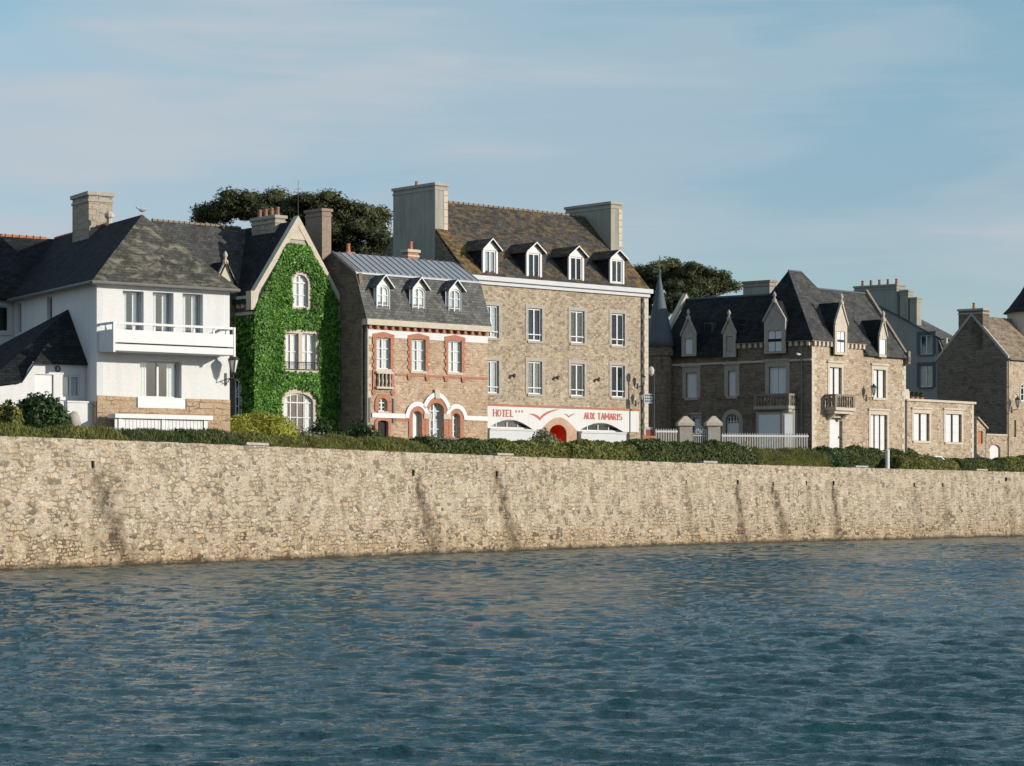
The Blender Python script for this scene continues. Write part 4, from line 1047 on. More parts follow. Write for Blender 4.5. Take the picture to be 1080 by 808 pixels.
# mansard
b = MB(); b.slab([P(-.1, -.25, EZ + .1), P(WB + .1, -.25, EZ + .1), P(WB + .1, .72, MZ), P(-.1, .72, MZ)], .1); b.build('mansard_slope', M['slate_mansard'], root)
b = MB(); b.slab([P(-.15, .68, MZ + .04), P(WB, .68, MZ + .04), P(WB, 2.8, RZ), P(-.15, 2.8, RZ)], .08); b.slab([P(-.15, 5.7, MZ), P(WB, 5.7, MZ), P(WB, 2.8, RZ), P(-.15, 2.8, RZ)], .08)
zr = b.build('zinc_roof', M['zinc'], root)
b = MB()
for i in range(20):
    s_ = -.1 + i * .475; b.add([P(s_ - .02, .68, MZ + .042), P(s_ + .02, .68, MZ + .042), P(s_ + .02, 2.8, RZ + .002), P(s_ - .02, 2.8, RZ + .002), P(s_ - .015, .68, MZ + .10), P(s_ + .015, .68, MZ + .10), P(s_ + .015, 2.8, RZ + .06), P(s_ - .015, 2.8, RZ + .06)],
           [(0, 1, 5, 4), (1, 2, 6, 5), (2, 3, 7, 6), (3, 0, 4, 7), (4, 5, 6, 7)])
b.build('standing_seams', M['zinc'], zr)
b = MB(); b.hbox(H, -.15, WB + .05, .60, .74, MZ - .07, MZ + .03); b.build('mansard_flashing', M['zinc'], root)
for px0, px1, y0, y1, yp in ((397.5, 410.5, 301, 332, 291), (435, 448.5, 303, 334, 293.5), (473, 486.5, 305, 335.5, 296)):
    r_ = F.rect(px0, px1, y0, y1); xm = (px0 + px1) / 2
    dormer(root, F, r_, r_[2] - .12, r_[3] + .02, F.z(xm, yp), .47, 2.7, EZ + .1, rise=.32, rows=3, roofm='slate_mansard', cheek='slate_mansard', oh=.22, off=.02)
chimney(root, H, 6.0, 6.8, 3.6, 4.1, MZ, 16.85, mat='brick', cap='cream', pots=1)
chimney(root, H, -.02, .62, 3.86, 5.4, MZ - 1.2, 18.75, mat='darkbrick', cap='darkbrick')
chimney(root, H, 1.9, 2.3, 4.0, 4.4, MZ, 16.45, mat='brick', cap='brick', pots=1)
pipe(root, F, .05, G0, EZ - .3, .1, .06); pipe(root, Lw, 2.4, G0, EZ, .1, .05)
quoins(root, F, 0, G0, EZ - .6, 1, 'cream', .36, .4, .24)

# ================================================================== HOTEL
H = House((-2.69, 142.9), u_, w__); P = H.pt
root = thing('hotel', 'large rubble stone hotel with four dormers, huge gable chimneys and a white lettered shopfront band', 'hotel', (-2.69, 142.9, 4.4))
F = H.front(); WHt = 14.94; D = 9.4; Lw = H.left(D)
EZ, RZ = 15.45, 20.3
cols_ = [((511.5, 526), (322.3, 356.5), (380.3, 415)), ((557, 571.5), (325.3, 359.8), (381.3, 416)), ((602, 616.3), (328, 362), (383.8, 418)), ((645, 658.8), (330.7, 364.8), (385.6, 419.3))]
for ci, ((x0, x1), a, c) in enumerate(cols_):
    for (y0, y1) in (a, c):
        window(root, F, F.rect(x0, x1, y0, y1), cols=2, rows=1, surround='granite', sw=.22, sill='granite', depth=.17, cw=.455, frame=.09, rail=True)
sl = F.rect(513.5, 561, 443.5, 452); sr = F.rect(610, 656.5, 446.8, 455.2); dz = F.rect(578.5, 596.5, 448, 470)
lw1 = window(root, F, sl, rise=sl[3] - sl[2] - .06, cols=4, rows=1, sill=None, depth=.3, curtain=True, cw=.3, name='shop_window')
lw2 = window(root, F, sr, rise=sr[3] - sr[2] - .06, cols=4, rows=1, sill=None, depth=.3, curtain=True, cw=.3, name='shop_window')
F.holes.append(shape(*dz, .5))
wallmesh(root, [(F, [(0, G0), (WHt, G0), (WHt, EZ), (0, EZ)])], 'stone_hotel', name='front_wall', depth=.3)
wallmesh(root, [(Lw, [(0, G0), (D, G0), (D, EZ), (D / 2, RZ), (0, EZ)])], 'stone_dark', name='gable_wall', extra=[[P(WHt, 0, G0), P(WHt, D, G0), P(WHt, D, EZ), P(WHt, D / 2, RZ), P(WHt, 0, EZ)], [P(0, D, G0), P(WHt, D, G0), P(WHt, D, EZ), P(0, D, EZ)]])
b = MB(); b.fbox(F, dz[0] - .1, dz[1] + .1, dz[2], dz[3] + .1, -1.1, -.9); b.fbox(F, dz[0] + .02, dz[0] + .07, dz[2], dz[3] - .5, -.9, -.31)
dr_ = b.build('door', M['red'], root)
b = MB(); b.fbox(F, dz[0] - .05, dz[0] + .38, dz[2], dz[3] - .25, -.895, -.6); b.build('open_doorway', M['dark'], dr_)
b = MB(); o_ = shape(dz[0] - .003, dz[1] + .003, dz[2], dz[3] + .003, .503); ins = shape(dz[0] + .035, dz[1] - .035, dz[2] - .01, dz[3] - .035, .465)
b.prism(F, shape(dz[0] + .002, dz[1] - .002, dz[2], dz[3] - .002, .5), -.9, -.02, [shape(dz[0] + .035, dz[1] - .035, dz[2] + .005, dz[3] - .035, .465)]); b.build('red_reveal', M['red'], dr_)
# band
zb = F.z(590, 453); zt0, zt1 = F.z(512, 428), F.z(673, 433.5)
zt_ = (zt0 + zt1) / 2; u0, u1 = F.u(512.5), F.u(673)
def arc_(a, c, z0, z1, n=12): return [(a + (c - a) * i / n, z0 + (z1 - z0) * math.sin(math.pi * i / n)) for i in range(n + 1)]
zs = sl[2] - .02
dr0, dr1 = F.u(570), F.u(607.5); dtop = F.z(588, 440.2)
out = [(u0, zs)] + arc_(sl[0] - .05, sl[1] + .05, zs, sl[3] + .05) + arc_(dr0, dr1, zs, dtop) + arc_(sr[0] - .05, sr[1] + .05, zs, sr[3] + .05) + [(u1, zs), (u1, zt_), (u0, zt_)]
b = MB(); b.prism(F, out, .004, .06); bd = b.build('sign_band', M['band'], root)
b = MB(); b.fbox(F, u0 - .05, u1 + .05, zt_ + .002, zt_ + .12, .003, .1); b.build('band_moulding', M['brick'], root)
b = MB(); b.prism(F, arc_(dr0 + .01, dr1 - .01, G0 + .5, dtop - .01)[::1] if False else [(dr0 + .02, G0)] + [(dr0 + .02 + (dr1 - dr0 - .04) * i / 14, zs + (dtop - zs) * math.sin(math.pi * i / 14)) for i in range(15)] + [(dr1 - .02, G0)], .003, .09, [shape(dz[0] - .001, dz[1] + .001, dz[2], dz[3] + .001, .501)])
b.build('door_arch', M['darkbrick'] if False else plain('pink_granite', (.44, .29, .20), .85, .2, 2.5), root)
for r_, mt in ((sl, 'panel'), (sr, 'panel')):
    b = MB(); b.fbox(F, r_[0] - .04, r_[1] + .04, G0, r_[2] - .03, .004, .30); b.fbox(F, r_[0] - .04, r_[1] + .04, r_[2] - .12, r_[2] - .0301 + .002, .31, .36); b.build('shop_panel', M[mt], root)
# lettering
def lettering(txt, F, u, z, h, width, mat, parent, off=.065, name='lettering', bold=.012):
    c = bpy.data.curves.new('lettering', 'FONT'); c.body = txt; c.size = 1; c.extrude = .012; c.offset = bold; c.align_x = 'CENTER'; c.align_y = 'CENTER'
    o = bpy.data.objects.new('tmp', c); COL.objects.link(o); dg = bpy.context.evaluated_depsgraph_get(); dg.update()
    me = bpy.data.meshes.new_from_object(o.evaluated_get(dg)); bpy.data.objects.remove(o)
    v = np.array([x.co[:] for x in me.vertices]); w0 = v[:, 0].max() - v[:, 0].min(); h0 = v[:, 1].max() - v[:, 1].min(); cx, cy = (v[:, 0].max() + v[:, 0].min()) / 2, (v[:, 1].max() + v[:, 1].min()) / 2
    b = MB(); b.add([F.pt(u + (x - cx) / w0 * width, z + (y - cy) / h0 * h, off + zz) for x, y, zz in v], [tuple(p.vertices) for p in me.polygons])
    return b.build(name, M[mat], parent)
def slab_letters(txt, F, u, z, h, width, mat, parent, name='lettering'):
    """heavy slab-serif capitals from strokes, as on the shopfront"""
    G = {'H': [((0, 0), (0, 1)), ((1, 0), (1, 1)), ((0, .5), (1, .5))], 'O': 'o', 'T': [((.5, 0), (.5, 1)), ((0, .95), (1, .95))], 'E': [((0, 0), (0, 1)), ((0, .95), (.9, .95)), ((0, .5), (.7, .5)), ((0, .05), (.9, .05))],
         'L': [((0, 0), (0, 1)), ((0, .05), (.9, .05))], 'A': [((0, 0), (.5, 1)), ((1, 0), (.5, 1)), ((.2, .35), (.8, .35))], 'U': [((0, .2), (0, 1)), ((1, .2), (1, 1)), ((0, .2), (.3, .04)), ((.3, .04), (.7, .04)), ((.7, .04), (1, .2))],
         'X': [((0, 0), (1, 1)), ((0, 1), (1, 0))], 'M': [((0, 0), (0, 1)), ((1, 0), (1, 1)), ((0, 1), (.5, .3)), ((.5, .3), (1, 1))], 'R': [((0, 0), (0, 1)), ((0, .95), (.8, .95)), ((.9, .9), (.9, .6)), ((0, .5), (.8, .5)), ((.4, .5), (1, 0))],
         'I': [((.5, 0), (.5, 1))], 'S': [((.95, .88), (.1, .95)), ((.05, .9), (.05, .6)), ((.05, .55), (.95, .45)), ((.95, .45), (.95, .1)), ((.9, .05), (.05, .08))]}
    serif = {'H': [(0, 0), (0, 1), (1, 0), (1, 1)], 'T': [(.5, 0)], 'E': [(0, 0), (0, 1)], 'L': [(0, 0), (0, 1)], 'A': [(0, 0), (1, 0)], 'U': [(0, 1), (1, 1)], 'X': [(0, 0), (0, 1), (1, 0), (1, 1)], 'M': [(0, 0), (0, 1), (1, 0), (1, 1)], 'R': [(0, 0), (0, 1)], 'I': [(.5, 0), (.5, 1)]}
    wds = {'I': .35, ' ': .45, 'M': 1.15}; tot = sum(wds.get(c, .8) + .3 for c in txt) - .3; cw = width / tot; x = u - width / 2; b = MB(); th = h * .15; lay = 0
    for c in txt:
        w_ = wds.get(c, .8) * cw
        if c != ' ':
            S = [((.5 + .5 * math.cos(a * math.pi / 5), .5 + .48 * math.sin(a * math.pi / 5)), (.5 + .5 * math.cos((a + 1) * math.pi / 5), .5 + .48 * math.sin((a + 1) * math.pi / 5))) for a in range(10)] if G[c] == 'o' else G[c]
            sf = [((px - .22 * (0.8 / max(.35, wds.get(c, .8))), py * .93 + .035), (px + .22 * (.8 / max(.35, wds.get(c, .8))), py * .93 + .035)) for px, py in serif.get(c, [])]
            for k_, ((ax, ay), (bx, by)) in enumerate(S + sf):
                t_ = th if k_ < len(S) and abs(by - ay) > .3 else th * .6
                A = Vector((x + ax * w_, z - h / 2 + ay * h)); B = Vector((x + bx * w_, z - h / 2 + by * h)); dvec = (B - A).normalized(); nv = Vector((-dvec.y, dvec.x)) * t_ * .8; lay = (lay + 1) % 7
                b.prism(F, [tuple(A - nv), tuple(B - nv), tuple(B + nv), tuple(A + nv)], .061, .075 + lay * .0015)
        x += w_ + .3 * cw
    return b.build(name, M[mat], parent)
lu0, lu1 = F.u(519.7), F.u(541); slab_letters('HOTEL', F, (lu0 + lu1) / 2, F.z(530, 435.8), .40, lu1 - lu0, 'signred', bd)
lu0, lu1 = F.u(615.5), F.u(655); slab_letters('AUX TAMARIS', F, (lu0 + lu1) / 2, F.z(635, 439.2), .38, lu1 - lu0, 'signred', bd)
b = MB()
for px in (543.5, 546.7, 549.9):
    uc, zc = F.u(px), F.z(px, 433.9); b.prism(F, [(uc + (.09 if i % 2 == 0 else .04) * math.sin(i * math.pi / 5), zc + (.09 if i % 2 == 0 else .04) * math.cos(i * math.pi / 5)) for i in range(10)], .061, .08)
b.build('rating_stars', M['signred'], bd)
def birdlogo(L1, mid, R1, th):
    b = MB(); zf = lambda p: (F.u(p[0]), F.z(p[0], p[1])); top, bot = [], []
    for i in range(13):
        f = i / 12
        q = ((1 - f) ** 2 * L1[0] + 2 * f * (1 - f) * (L1[0] + (mid[0] - L1[0]) * .7) + f * f * mid[0], (1 - f) ** 2 * L1[1] + 2 * f * (1 - f) * (L1[1] - .3) + f * f * mid[1]); top.append(q)
    for i in range(1, 13):
        f = i / 12
        q = ((1 - f) ** 2 * mid[0] + 2 * f * (1 - f) * (mid[0] + (R1[0] - mid[0]) * .25) + f * f * R1[0], (1 - f) ** 2 * mid[1] + 2 * f * (1 - f) * (R1[1] + .8) + f * f * R1[1]); top.append(q)
    n = len(top); bot = [(x, y + th * math.sin(math.pi * i / (n - 1)) ** .8) for i, (x, y) in enumerate(top)]
    for i in range(n - 1):
        b.prism(F, [zf(bot[i]), zf(bot[i + 1]), zf(top[i + 1]), zf(top[i])], .061, .075)
    b.build('seabird_emblem', M['signred'], bd)
birdlogo((557, 436.3), (568.7, 440.5), (590, 431.6), 3.2); birdlogo((594, 436.6), (599, 439), (606.5, 436), 1.7)
# cornice, roof
b = MB(); b.fbox(F, -.1, WHt + .1, EZ - .14, EZ + .12, -.05, .34); b.fbox(F, 0, WHt, EZ - .36, EZ - .14, .003, .16); b.build('cornice', M['panel'], root)
k = (RZ - EZ) / (D / 2)
def roofpoly(sa_, sb_): return [P(sa_, -.25, EZ + .12 - .05), P(sb_, -.25, EZ + .12 - .05), P(sb_, D / 2, RZ + .12), P(sa_, D / 2, RZ + .12)]
b = MB(); b.slab(roofpoly(1.25, WHt - .95)); b.slab([P(0, D + .2, EZ - .1), P(WHt, D + .2, EZ - .1), P(WHt, D / 2, RZ + .12), P(0, D / 2, RZ + .12)]); b.build('roof', M['slate_hotel'], root)
for sa_, sb_ in ((.02, 1.25), (WHt - .95, WHt - .02)):
    b = MB(); b.slab(roofpoly(sa_, sb_)); b.build('mossy_roof_edge', M['slate_moss'], root)
ridge_tiles(root, P(1, D / 2, RZ + .13), P(WHt - 1, D / 2, RZ + .13), 'darkbrick', .4, .08)
chimney(root, H, -.01, .95, 2.74, 6.65, EZ, 21.05, mat='weathered', cap='granite'); c1 = chimney(root, H, WHt - .95, WHt + .01, 2.35, 6.5, EZ, 21.05, mat='weathered', cap='granite')
for s_ in (.955, WHt + .012):
    b = MB(); z = 16.4 + 2; i = 0
    while z < 20.8: b.hbox(H, s_ - .3, s_ + .01, 2.72 if s_ < 2 else 2.33, 3.15 if i % 2 else 2.95, z, z + .38); z += .42; i += 1
    b.build('chimney_quoins', M['cream'], root)
    b = MB()
b = MB(); b.lathe(P(.45, 5, 21.15), [(.11, 0), (.09, .3), (.12, .35)], 8); b.build('flue_pot', M['terracotta'], root)
for px0, px1, y0, y1, yp in ((511.5, 523.5, 264, 290, 252.5), (557.5, 570, 267, 292.5, 256.5), (602, 614.5, 271, 296, 260.5), (645.5, 657, 274, 298.5, 264.5)):
    r_ = F.rect(px0, px1, y0, y1); xm = (px0 + px1) / 2
    dormer(root, F, r_, EZ + .1, r_[3] + .12, F.z(xm, yp), (r_[1] - r_[0]) / 2 + .14, k, EZ, rows=1, cols=2, roofm='slate_hotel', cheek='slate_dark', oh=.22, off=-.02)
quoins(root, F, WHt - .02, G0, EZ - .45, -1, 'cream', .34, .55, .32); pipe(root, F, WHt - .55, G0, EZ - .4, .12, .06)
for px, py in ((540.2, 395.8), (586, 397.8), (629.2, 399.8)):
    uu, zz = F.u(px), F.z(px, py); b = MB(); b.cyl(F.pt(uu, zz, .02), F.pt(uu, zz, .22), .03); b.cyl(F.pt(uu + .04, zz + .04, .22), F.pt(uu - .09, zz - .08, .22), .08, .12, n=12)
    b.build('floodlight', M['iron'], root)
# signs beside the hotel
x0, y0, _ = ray(689.5, 460, 151.2)
sg = thing('hanging_sign_post', 'dark post with small white hotel direction panels at the right corner of the stone hotel', 'sign', (x0, y0, 4.6))
b = MB(); b.cyl((x0, y0, 4.5), (x0, y0, 10.4), .06, .05); b.build('pole', M['iron'], sg)
S = Fac((x0 - .62, y0), (1, .12)); b = MB(); b.fbox(S, .02, .62, 8.45, 9.05, -.04, .03); p_ = b.build('sign_panel', M['white'], sg)
b = MB()
for j in range(3):
    for i in range(4 - j % 2): b.fbox(S, .08 + i * .13, .17 + i * .13, 8.9 - j * .17, 8.97 - j * .17, .031, .035)
b.build('sign_text', M['iron'], p_)
b = MB(); b.cyl((x0, y0, 10.3), (x0 - .1, y0, 10.5), .05); b.lathe((x0 - .15, y0, 10.3), [(.06, -.15), (.17, -.02), (.19, .2), (.12, .36), (.03, .42)], 12); b.build('lamp_head', M['lampglass'], sg)
b = MB(); b.fbox(S, .1, .6, 6.3, 7.0, -.02, .03); b.build('lower_panel', M['white'], sg)
b = MB(); b.fbox(S, .15, .55, 6.45, 6.85, .031, .036); b.build('lower_panel_notice', M['signred'], sg)
wall_lantern(F, F.u(672.5), F.z(675, 401), .5, 'black lantern on the stone hotel wall, upper one beside the right downpipe', .7)
wall_lantern(F, F.u(670.5), F.z(674, 419), .5, 'black lantern on the stone hotel wall, lower one near the end of the white band', .7)
x1, y1, _ = ray(687, 460, 150.6); b = MB(); FB = Fac((x1 - .5, y1), (.9, .4)); b.fbox(FB, .0, .9, 4.5, 6.45, -.3, 0); tag(b.build('brick_pillar', M['brick']), 'short orange brick pillar at the foot of the sign post', 'pillar')

# ================================================================== VILLA
H = House((19.45, 160.0), (.70, .714), (-.80, .60)); P = H.pt; VH = H
root = thing('stone_villa', 'granite villa with steep pavilion roof, pointed stone dormers and a round corner turret', 'villa', (19.45, 160, 4.4))
F = H.front(); WV = 10.4; DL = 12.0; Lw = H.left(DL)
CZ, EZ = 13.0, 12.35
def Lr(*a): return Lw.rect(*a)
for r_, n in ((Lr(723.7, 735, 393, 419.7), 1), (Lr(768, 776, 391, 418), 1), (Lr(811, 829, 387, 416), 2)):
    shutters(root, Lw, r_, n, surround='granite', sw=.28, gap=.015)
shutters(root, Lw, Lr(731, 738, 440.5, 456), 1, surround='granite', sw=.15)
ad = Lr(765.5, 779.5, 436.5, 468); w = window(root, Lw, ad, rise=.5, cols=4, rows=1, surround='granite', sw=.3, sill=None, depth=.22, name='arched_door', curtain=False)
b = MB(); b.fbox(Lw, ad[0] + .06, ad[1] - .06, ad[2], ad[3] - .62, -.14, -.1); b.build('door_panel', M['shutter'], w)
for r_, n in ((F.rect(874.8, 887.5, 387.5, 417), 2), (F.rect(921, 934, 390, 419.6), 2), (F.rect(918, 935.5, 437.5, 476), 3)):
    shutters(root, F, r_, n, surround='cream', sw=.2, gap=.10 if n == 2 else .08, sill='cream', depth=.16, mat='white')
dd = F.rect(875, 888.5, 441, 480); F.holes.append(shape(*dd)); b = MB(); b.fbox(F, dd[0], dd[1], dd[2], dd[3], -.26, -.2)
for i in range(8): b.fbox(F, dd[0] + .05, dd[1] - .05, dd[2] + .1 + i * .33, dd[2] + .12 + i * .33, -.199, -.185)
dv_ = b.build('front_door', M['white'], root); b = MB(); b.fbox(F, dd[1] - .2, dd[1] - .14, dd[2] + 1.1, dd[2] + 1.25, -.2, -.14); b.build('handle', M['iron'], dv_)
b = MB(); b.fbox(F, dd[0] - .25, dd[1] + .35, dd[3] + .02, dd[3] + .3, .003, .2); b.build('door_lintel', M['cream'], root)
wallmesh(root, [(F, [(0, G0), (WV, G0), (WV, EZ), (5.65, EZ), (5.65, CZ), (0, CZ)])], 'stone_villa', name='front_wall')
wallmesh(root, [(Lw, [(0, G0), (DL, G0), (DL, CZ), (DL - 5.65, CZ), (DL - 5.65, EZ), (0, EZ)])], 'stone_villa_shaded', name='side_wall',
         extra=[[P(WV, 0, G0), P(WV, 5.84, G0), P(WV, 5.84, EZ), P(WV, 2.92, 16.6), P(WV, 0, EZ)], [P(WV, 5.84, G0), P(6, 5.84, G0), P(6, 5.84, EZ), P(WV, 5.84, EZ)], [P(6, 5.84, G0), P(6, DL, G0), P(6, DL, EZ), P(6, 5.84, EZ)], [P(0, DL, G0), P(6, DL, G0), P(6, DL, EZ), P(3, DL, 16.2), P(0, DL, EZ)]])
b = MB()   # corbelled cornices
b.fbox(F, -.2, 5.75, CZ - .12, CZ + .05, -.1, .22); b.fbox(Lw, DL - 5.75, DL + .2, CZ - .12, CZ + .05, -.1, .22)
for i in range(13): u = .1 + i * .44; b.fbox(F, u, u + .2, CZ - .42, CZ - .12, .003, .18)
for i in range(13): u = DL - .3 - i * .44; b.fbox(Lw, u, u + .2, CZ - .42, CZ - .12, .003, .18)
b.fbox(Lw, .3, DL - 5.75, EZ - .12, EZ + .03, -.1, .15); b.fbox(Lw, .3, DL, EZ - .75, EZ - .62, .003, .07)
b.fbox(F, 5.75, WV + .05, EZ - .1, EZ + .03, -.1, .12)
b.build('cornice', M['cream'], root)
b = MB(); e = .3; R0, R1 = P(1.9, 3.1, 17.75), P(3.3, 3.1, 17.75)
c0, c1, c2, c3 = P(-e, -e, CZ + .02), P(5.65 + e, -e, CZ + .02), P(5.65 + e, 5.9, CZ + .02), P(-e, 5.8, CZ + .02)
b.slab([c0, c1, R1, R0]); b.slab([c1, c2, R1]); b.slab([c2, c3, R0, R1]); b.build('pavilion_roof', M['slate_villa'], root)
b = MB(); b.slab([c3, c0, R0]); b.build('pavilion_side_roof', M['slate_dark'], root)  # darker slate than its neighbours, shade painted into this slope
b = MB(); b.cyl(R0, R1, .06, n=6); b.cyl(R0, c0, .03, n=5); b.cyl(R1, c1, .03, n=5); b.build('lead_ridge', M['lead'], root)
b = MB(); b.slab([P(5.72, -e, EZ - .1), P(WV - .25, -e, EZ - .1), P(WV - .25, 2.92, 16.65), P(4.0, 2.92, 16.65)]); b.slab([P(3, 6.1, EZ - .1), P(WV - .25, 6.1, EZ - .1), P(WV - .25, 2.92, 16.65), P(3.0, 2.92, 16.65)]); b.build('front_wing_roof', M['slate_villa'], root)
b = MB(); b.slab([P(-e, DL - .2, EZ - .12), P(-e, 5.75, EZ - .12), P(3, 4.5, 16.3), P(3, DL - .2, 16.3)]); b.slab([P(6 + e, DL, EZ - .1), P(6 + e, 4.5, EZ - .1), P(3, 4.5, 16.3), P(3, DL, 16.3)]); b.build('side_wing_roof', M['slate_dark'], root)
b = MB(); b.cyl(P(3, 5.0, 16.34), P(3, DL, 16.34), .09, n=6); b.cyl(P(4.5, 2.92, 16.72), P(WV, 2.92, 16.72), .07, n=6); b.build('lead_ridge_cap', M['lead'], root)
b = MB()   # coped gable on the right and at the back left
G = Fac(P(WV, 0, 0)[:2], (-.80, .60)); 
for A, B in (((-.35, EZ - .1), (2.92, 17.0)), ((6.2, EZ - .1), (2.92, 17.0))):
    b.prism(G, [A, B, (B[0], B[1] - .36), (A[0], A[1] - .36)], -.25, .06)
b.prism(G, [(-.35, EZ - .55), (.1, EZ - .75), (.1, EZ + .1), (-.35, EZ + .3)], -.25, .07)
b.build('gable_coping', M['balustrade'], root); b = MB()
G2 = Fac(P(0, DL, 0)[:2], (.70, .714))
for A, B in (((-.2, EZ + .1), (3, 16.75)), ((6.2, EZ + .1), (3, 16.75))): b.prism(G2, [A, B, (B[0], B[1] - .4), (A[0], A[1] - .4)], -.3, .05)
b.build('gable_coping', M['cream'], root)
kS = (16.3 - EZ) / 3.0
def vd(F_, x0, x1, y0, y1, yb, ye, yp, hw, style, sl_, zf, fr='granite', ch='slate_dark'):
    r_ = F_.rect(x0, x1, y0, y1); xm = (x0 + x1) / 2
    return dormer(root, F_, r_, F_.z(xm, yb), F_.z(xm, ye), F_.z(xm, yp), hw, sl_, zf, front=fr, cheek=ch, roofm='slate_dark', style=style, oh=.0, off=.33, finial=True, fs=fr, name='stone_dormer')
vd(Lw, 725, 733, 357.5, 374, 376, 354, 336, .56, 'shutter', kS, EZ)
vd(Lw, 768.2, 775.4, 355, 371, 377, 352, 337, .48, 'louver', kS, EZ)
vd(Lw, 812.4, 827, 349, 371, 373, 339, 318, .80, 'shutters2', 1.5, EZ)
vd(F, 878.8, 887, 350, 372, 374.5, 343, 320, .66, 'shutters2', 1.5, EZ, 'cream')
vd(F, 923.5, 930.5, 358, 374.5, 377, 355, 338, .40, 'shutter', 1.5, EZ, 'cream')
# balconies
def balcony(F_, x0, x1, ytop, ybot, dep, label, mat='granite'):
    r_ = F_.rect(x0, x1, ytop, ybot); b = MB(); b.fbox(F_, r_[0], r_[1], r_[2], r_[2] + .2, .003, dep + .08); b.fbox(F_, r_[0] + .1, r_[1] - .1, r_[2] - .2, r_[2], .003, dep - .1)
    o = b.build('balcony', M[mat], root)
    b = MB(); z0, z1 = r_[2] + .2, r_[3]; b.fbox(F_, r_[0], r_[1], z1 - .14, z1, dep - .16, dep + .03); n = int((r_[1] - r_[0]) / .24)
    for sgn in (r_[0], r_[1] - .16): b.fbox(F_, sgn, sgn + .16, z1 - .14, z1 - .001, .003, dep - .16)
    for i in range(n + 1):
        q = F_.pt(r_[0] + .09 + (r_[1] - r_[0] - .18) * i / n, z0, dep - .06)
        if i in (0, n): b.fbox(F_, r_[0] + (r_[1] - r_[0] - .22) * (i / n), r_[0] + (r_[1] - r_[0] - .22) * (i / n) + .22, z0, z1 - .14, dep - .18, dep + .02)
        else: b.lathe(q, [(.08, 0), (.045, .08), (.085, (z1 - z0) * .4), (.045, (z1 - z0) * .7), (.07, z1 - z0 - .14)], 8)
    mat = 'balustrade'
    for s_ in (r_[0] + .08, r_[1] - .08):
        for j in range(3): b.lathe(F_.pt(s_, z0, .15 + j * .24), [(.07, 0), (.04, .08), (.08, (z1 - z0) * .4), (.04, (z1 - z0) * .7), (.06, z1 - z0 - .14)], 8)
    b.build('balustrade', M[mat], o); return o
balcony(F, 869.5, 890.5, 416.5, 433.5, .85, '', 'cream')
b = MB()
for px in (873.5, 886.5): u = F.u(px); zz = F.z(884, 433); b.prism(Fac(F.pt(u, 0, 0)[:2], (F.n.x, F.n.y)), [(.003, zz - .7), (.003, zz - .2), (.7, zz - .2), (.5, zz - .35)], -.12, .12)
b.build('balcony_bracket', M['cream'], root)
# bay window under side balcony
balcony(Lw, 804, 841, 416, 432, 1.05, '', 'granite')
r_ = Lr(805, 841, 433, 470); b = MB()
bayp = [(r_[0], .0), (r_[0] + .02, .95), (r_[1] - .55, .95), (r_[1], .45), (r_[1], 0)]
zb_, zt_ = G0, r_[3]
def bayquad(a, c, z0, z1, g=0):
    return [Lw.pt(a[0], z0, a[1] + g), Lw.pt(c[0], z0, c[1] + g), Lw.pt(c[0], z1, c[1] + g), Lw.pt(a[0], z1, a[1] + g)]
for a, c in zip(bayp[:-1], bayp[1:]): b.add(bayquad(a, c, zb_, zt_), [(0, 1, 2, 3)])
b.add([Lw.pt(u, zt_, o) for u, o in bayp], [(0, 1, 2, 3, 4)])
bay = b.build('bay', M['granite'], root)
for a, c in ((r_[0] + .25, r_[0] + 1.9), ):
    b = MB(); b.fbox(Lw, a, r_[1] - .75, 5.4, zt_ - .3, .955, .99); b.build('shutter', M['shutter'], bay)
A_, C_ = Vector(Lw.pt(r_[1] - .55, 0, .95)[:2]), Vector(Lw.pt(r_[1], 0, .45)[:2]); FB = Fac(A_, C_ - A_); b = MB(); b.fbox(FB, .12, (C_ - A_).length - .1, 5.4, zt_ - .3, .005, .04); b.build('shutter', M['shutter'], bay)
# turret
tx, ty = (695.5 - CX) / FPX * 166.6, 166.6
b = MB(); b.lathe((tx, ty, 0), [(.86, G0), (.86, 12.2), (.98, 12.3), (.98, 12.55), (.92, 12.9), (1.0, 12.95)], 24); b.build('turret_wall', M['stone_villa_shaded'], root)
b = MB(); b.lathe((tx, ty, 0), [(1.08, 12.9), (.92, 13.4), (.55, 15.2), (.28, 16.6), (.08, 17.7), (.05, 17.9), (.10, 18.0), (.04, 18.15), (.02, 19.1)], 24); b.build('turret_spire', M['lead'], root, smooth=True)
for px, py in ((739, 348), (779, 350)):
    u = Lw.u(px); z = Lw.z(px, py) + .1; o = -(z - EZ) / kS; b = MB(); b.fbox(Lw, u - .35, u + .35, z - .45, z + .45, o - .6, o + .35); sk_ = b.build('skylight', M['lead'], root); b = MB(); b.fbox(Lw, u - .28, u + .28, z - .38, z + .38, o + .351, o + .36); b.build('pane', M['glass'], sk_)
chimney(root, H, 4.6, 5.3, 6.5, 8.6, EZ, 17.35, mat='weathered', cap='darkbrick')
chimney(root, H, 5.6, 6.2, 5.2, 5.8, EZ, 17.2, mat='stone_chimney')
quoins(root, F, 0, G0, CZ - .45, 1, 'cream', .36, .5, .3); quoins(root, F, WV, G0, EZ - .3, -1, 'cream', .36, .45, .28)
pipe(root, Lw, DL - .7, G0, EZ, .1, .055); pipe(root, F, WV - .03, G0, 9.4, .1, .05)
wall_lantern(F, F.u(913.5), F.z(913.5, 412), .62, 'black lantern on a long bracket between the upper windows of the sunlit granite villa front', .9)
b = MB(); u = Lw.u(846); z = Lw.z(846, 374); b.cyl(Lw.pt(u, z, .0), Lw.pt(u, z, .5), .04); b.cyl(Lw.pt(u, z - .02, .35), Lw.pt(u, z + .02, .68), .06, .08, n=10)
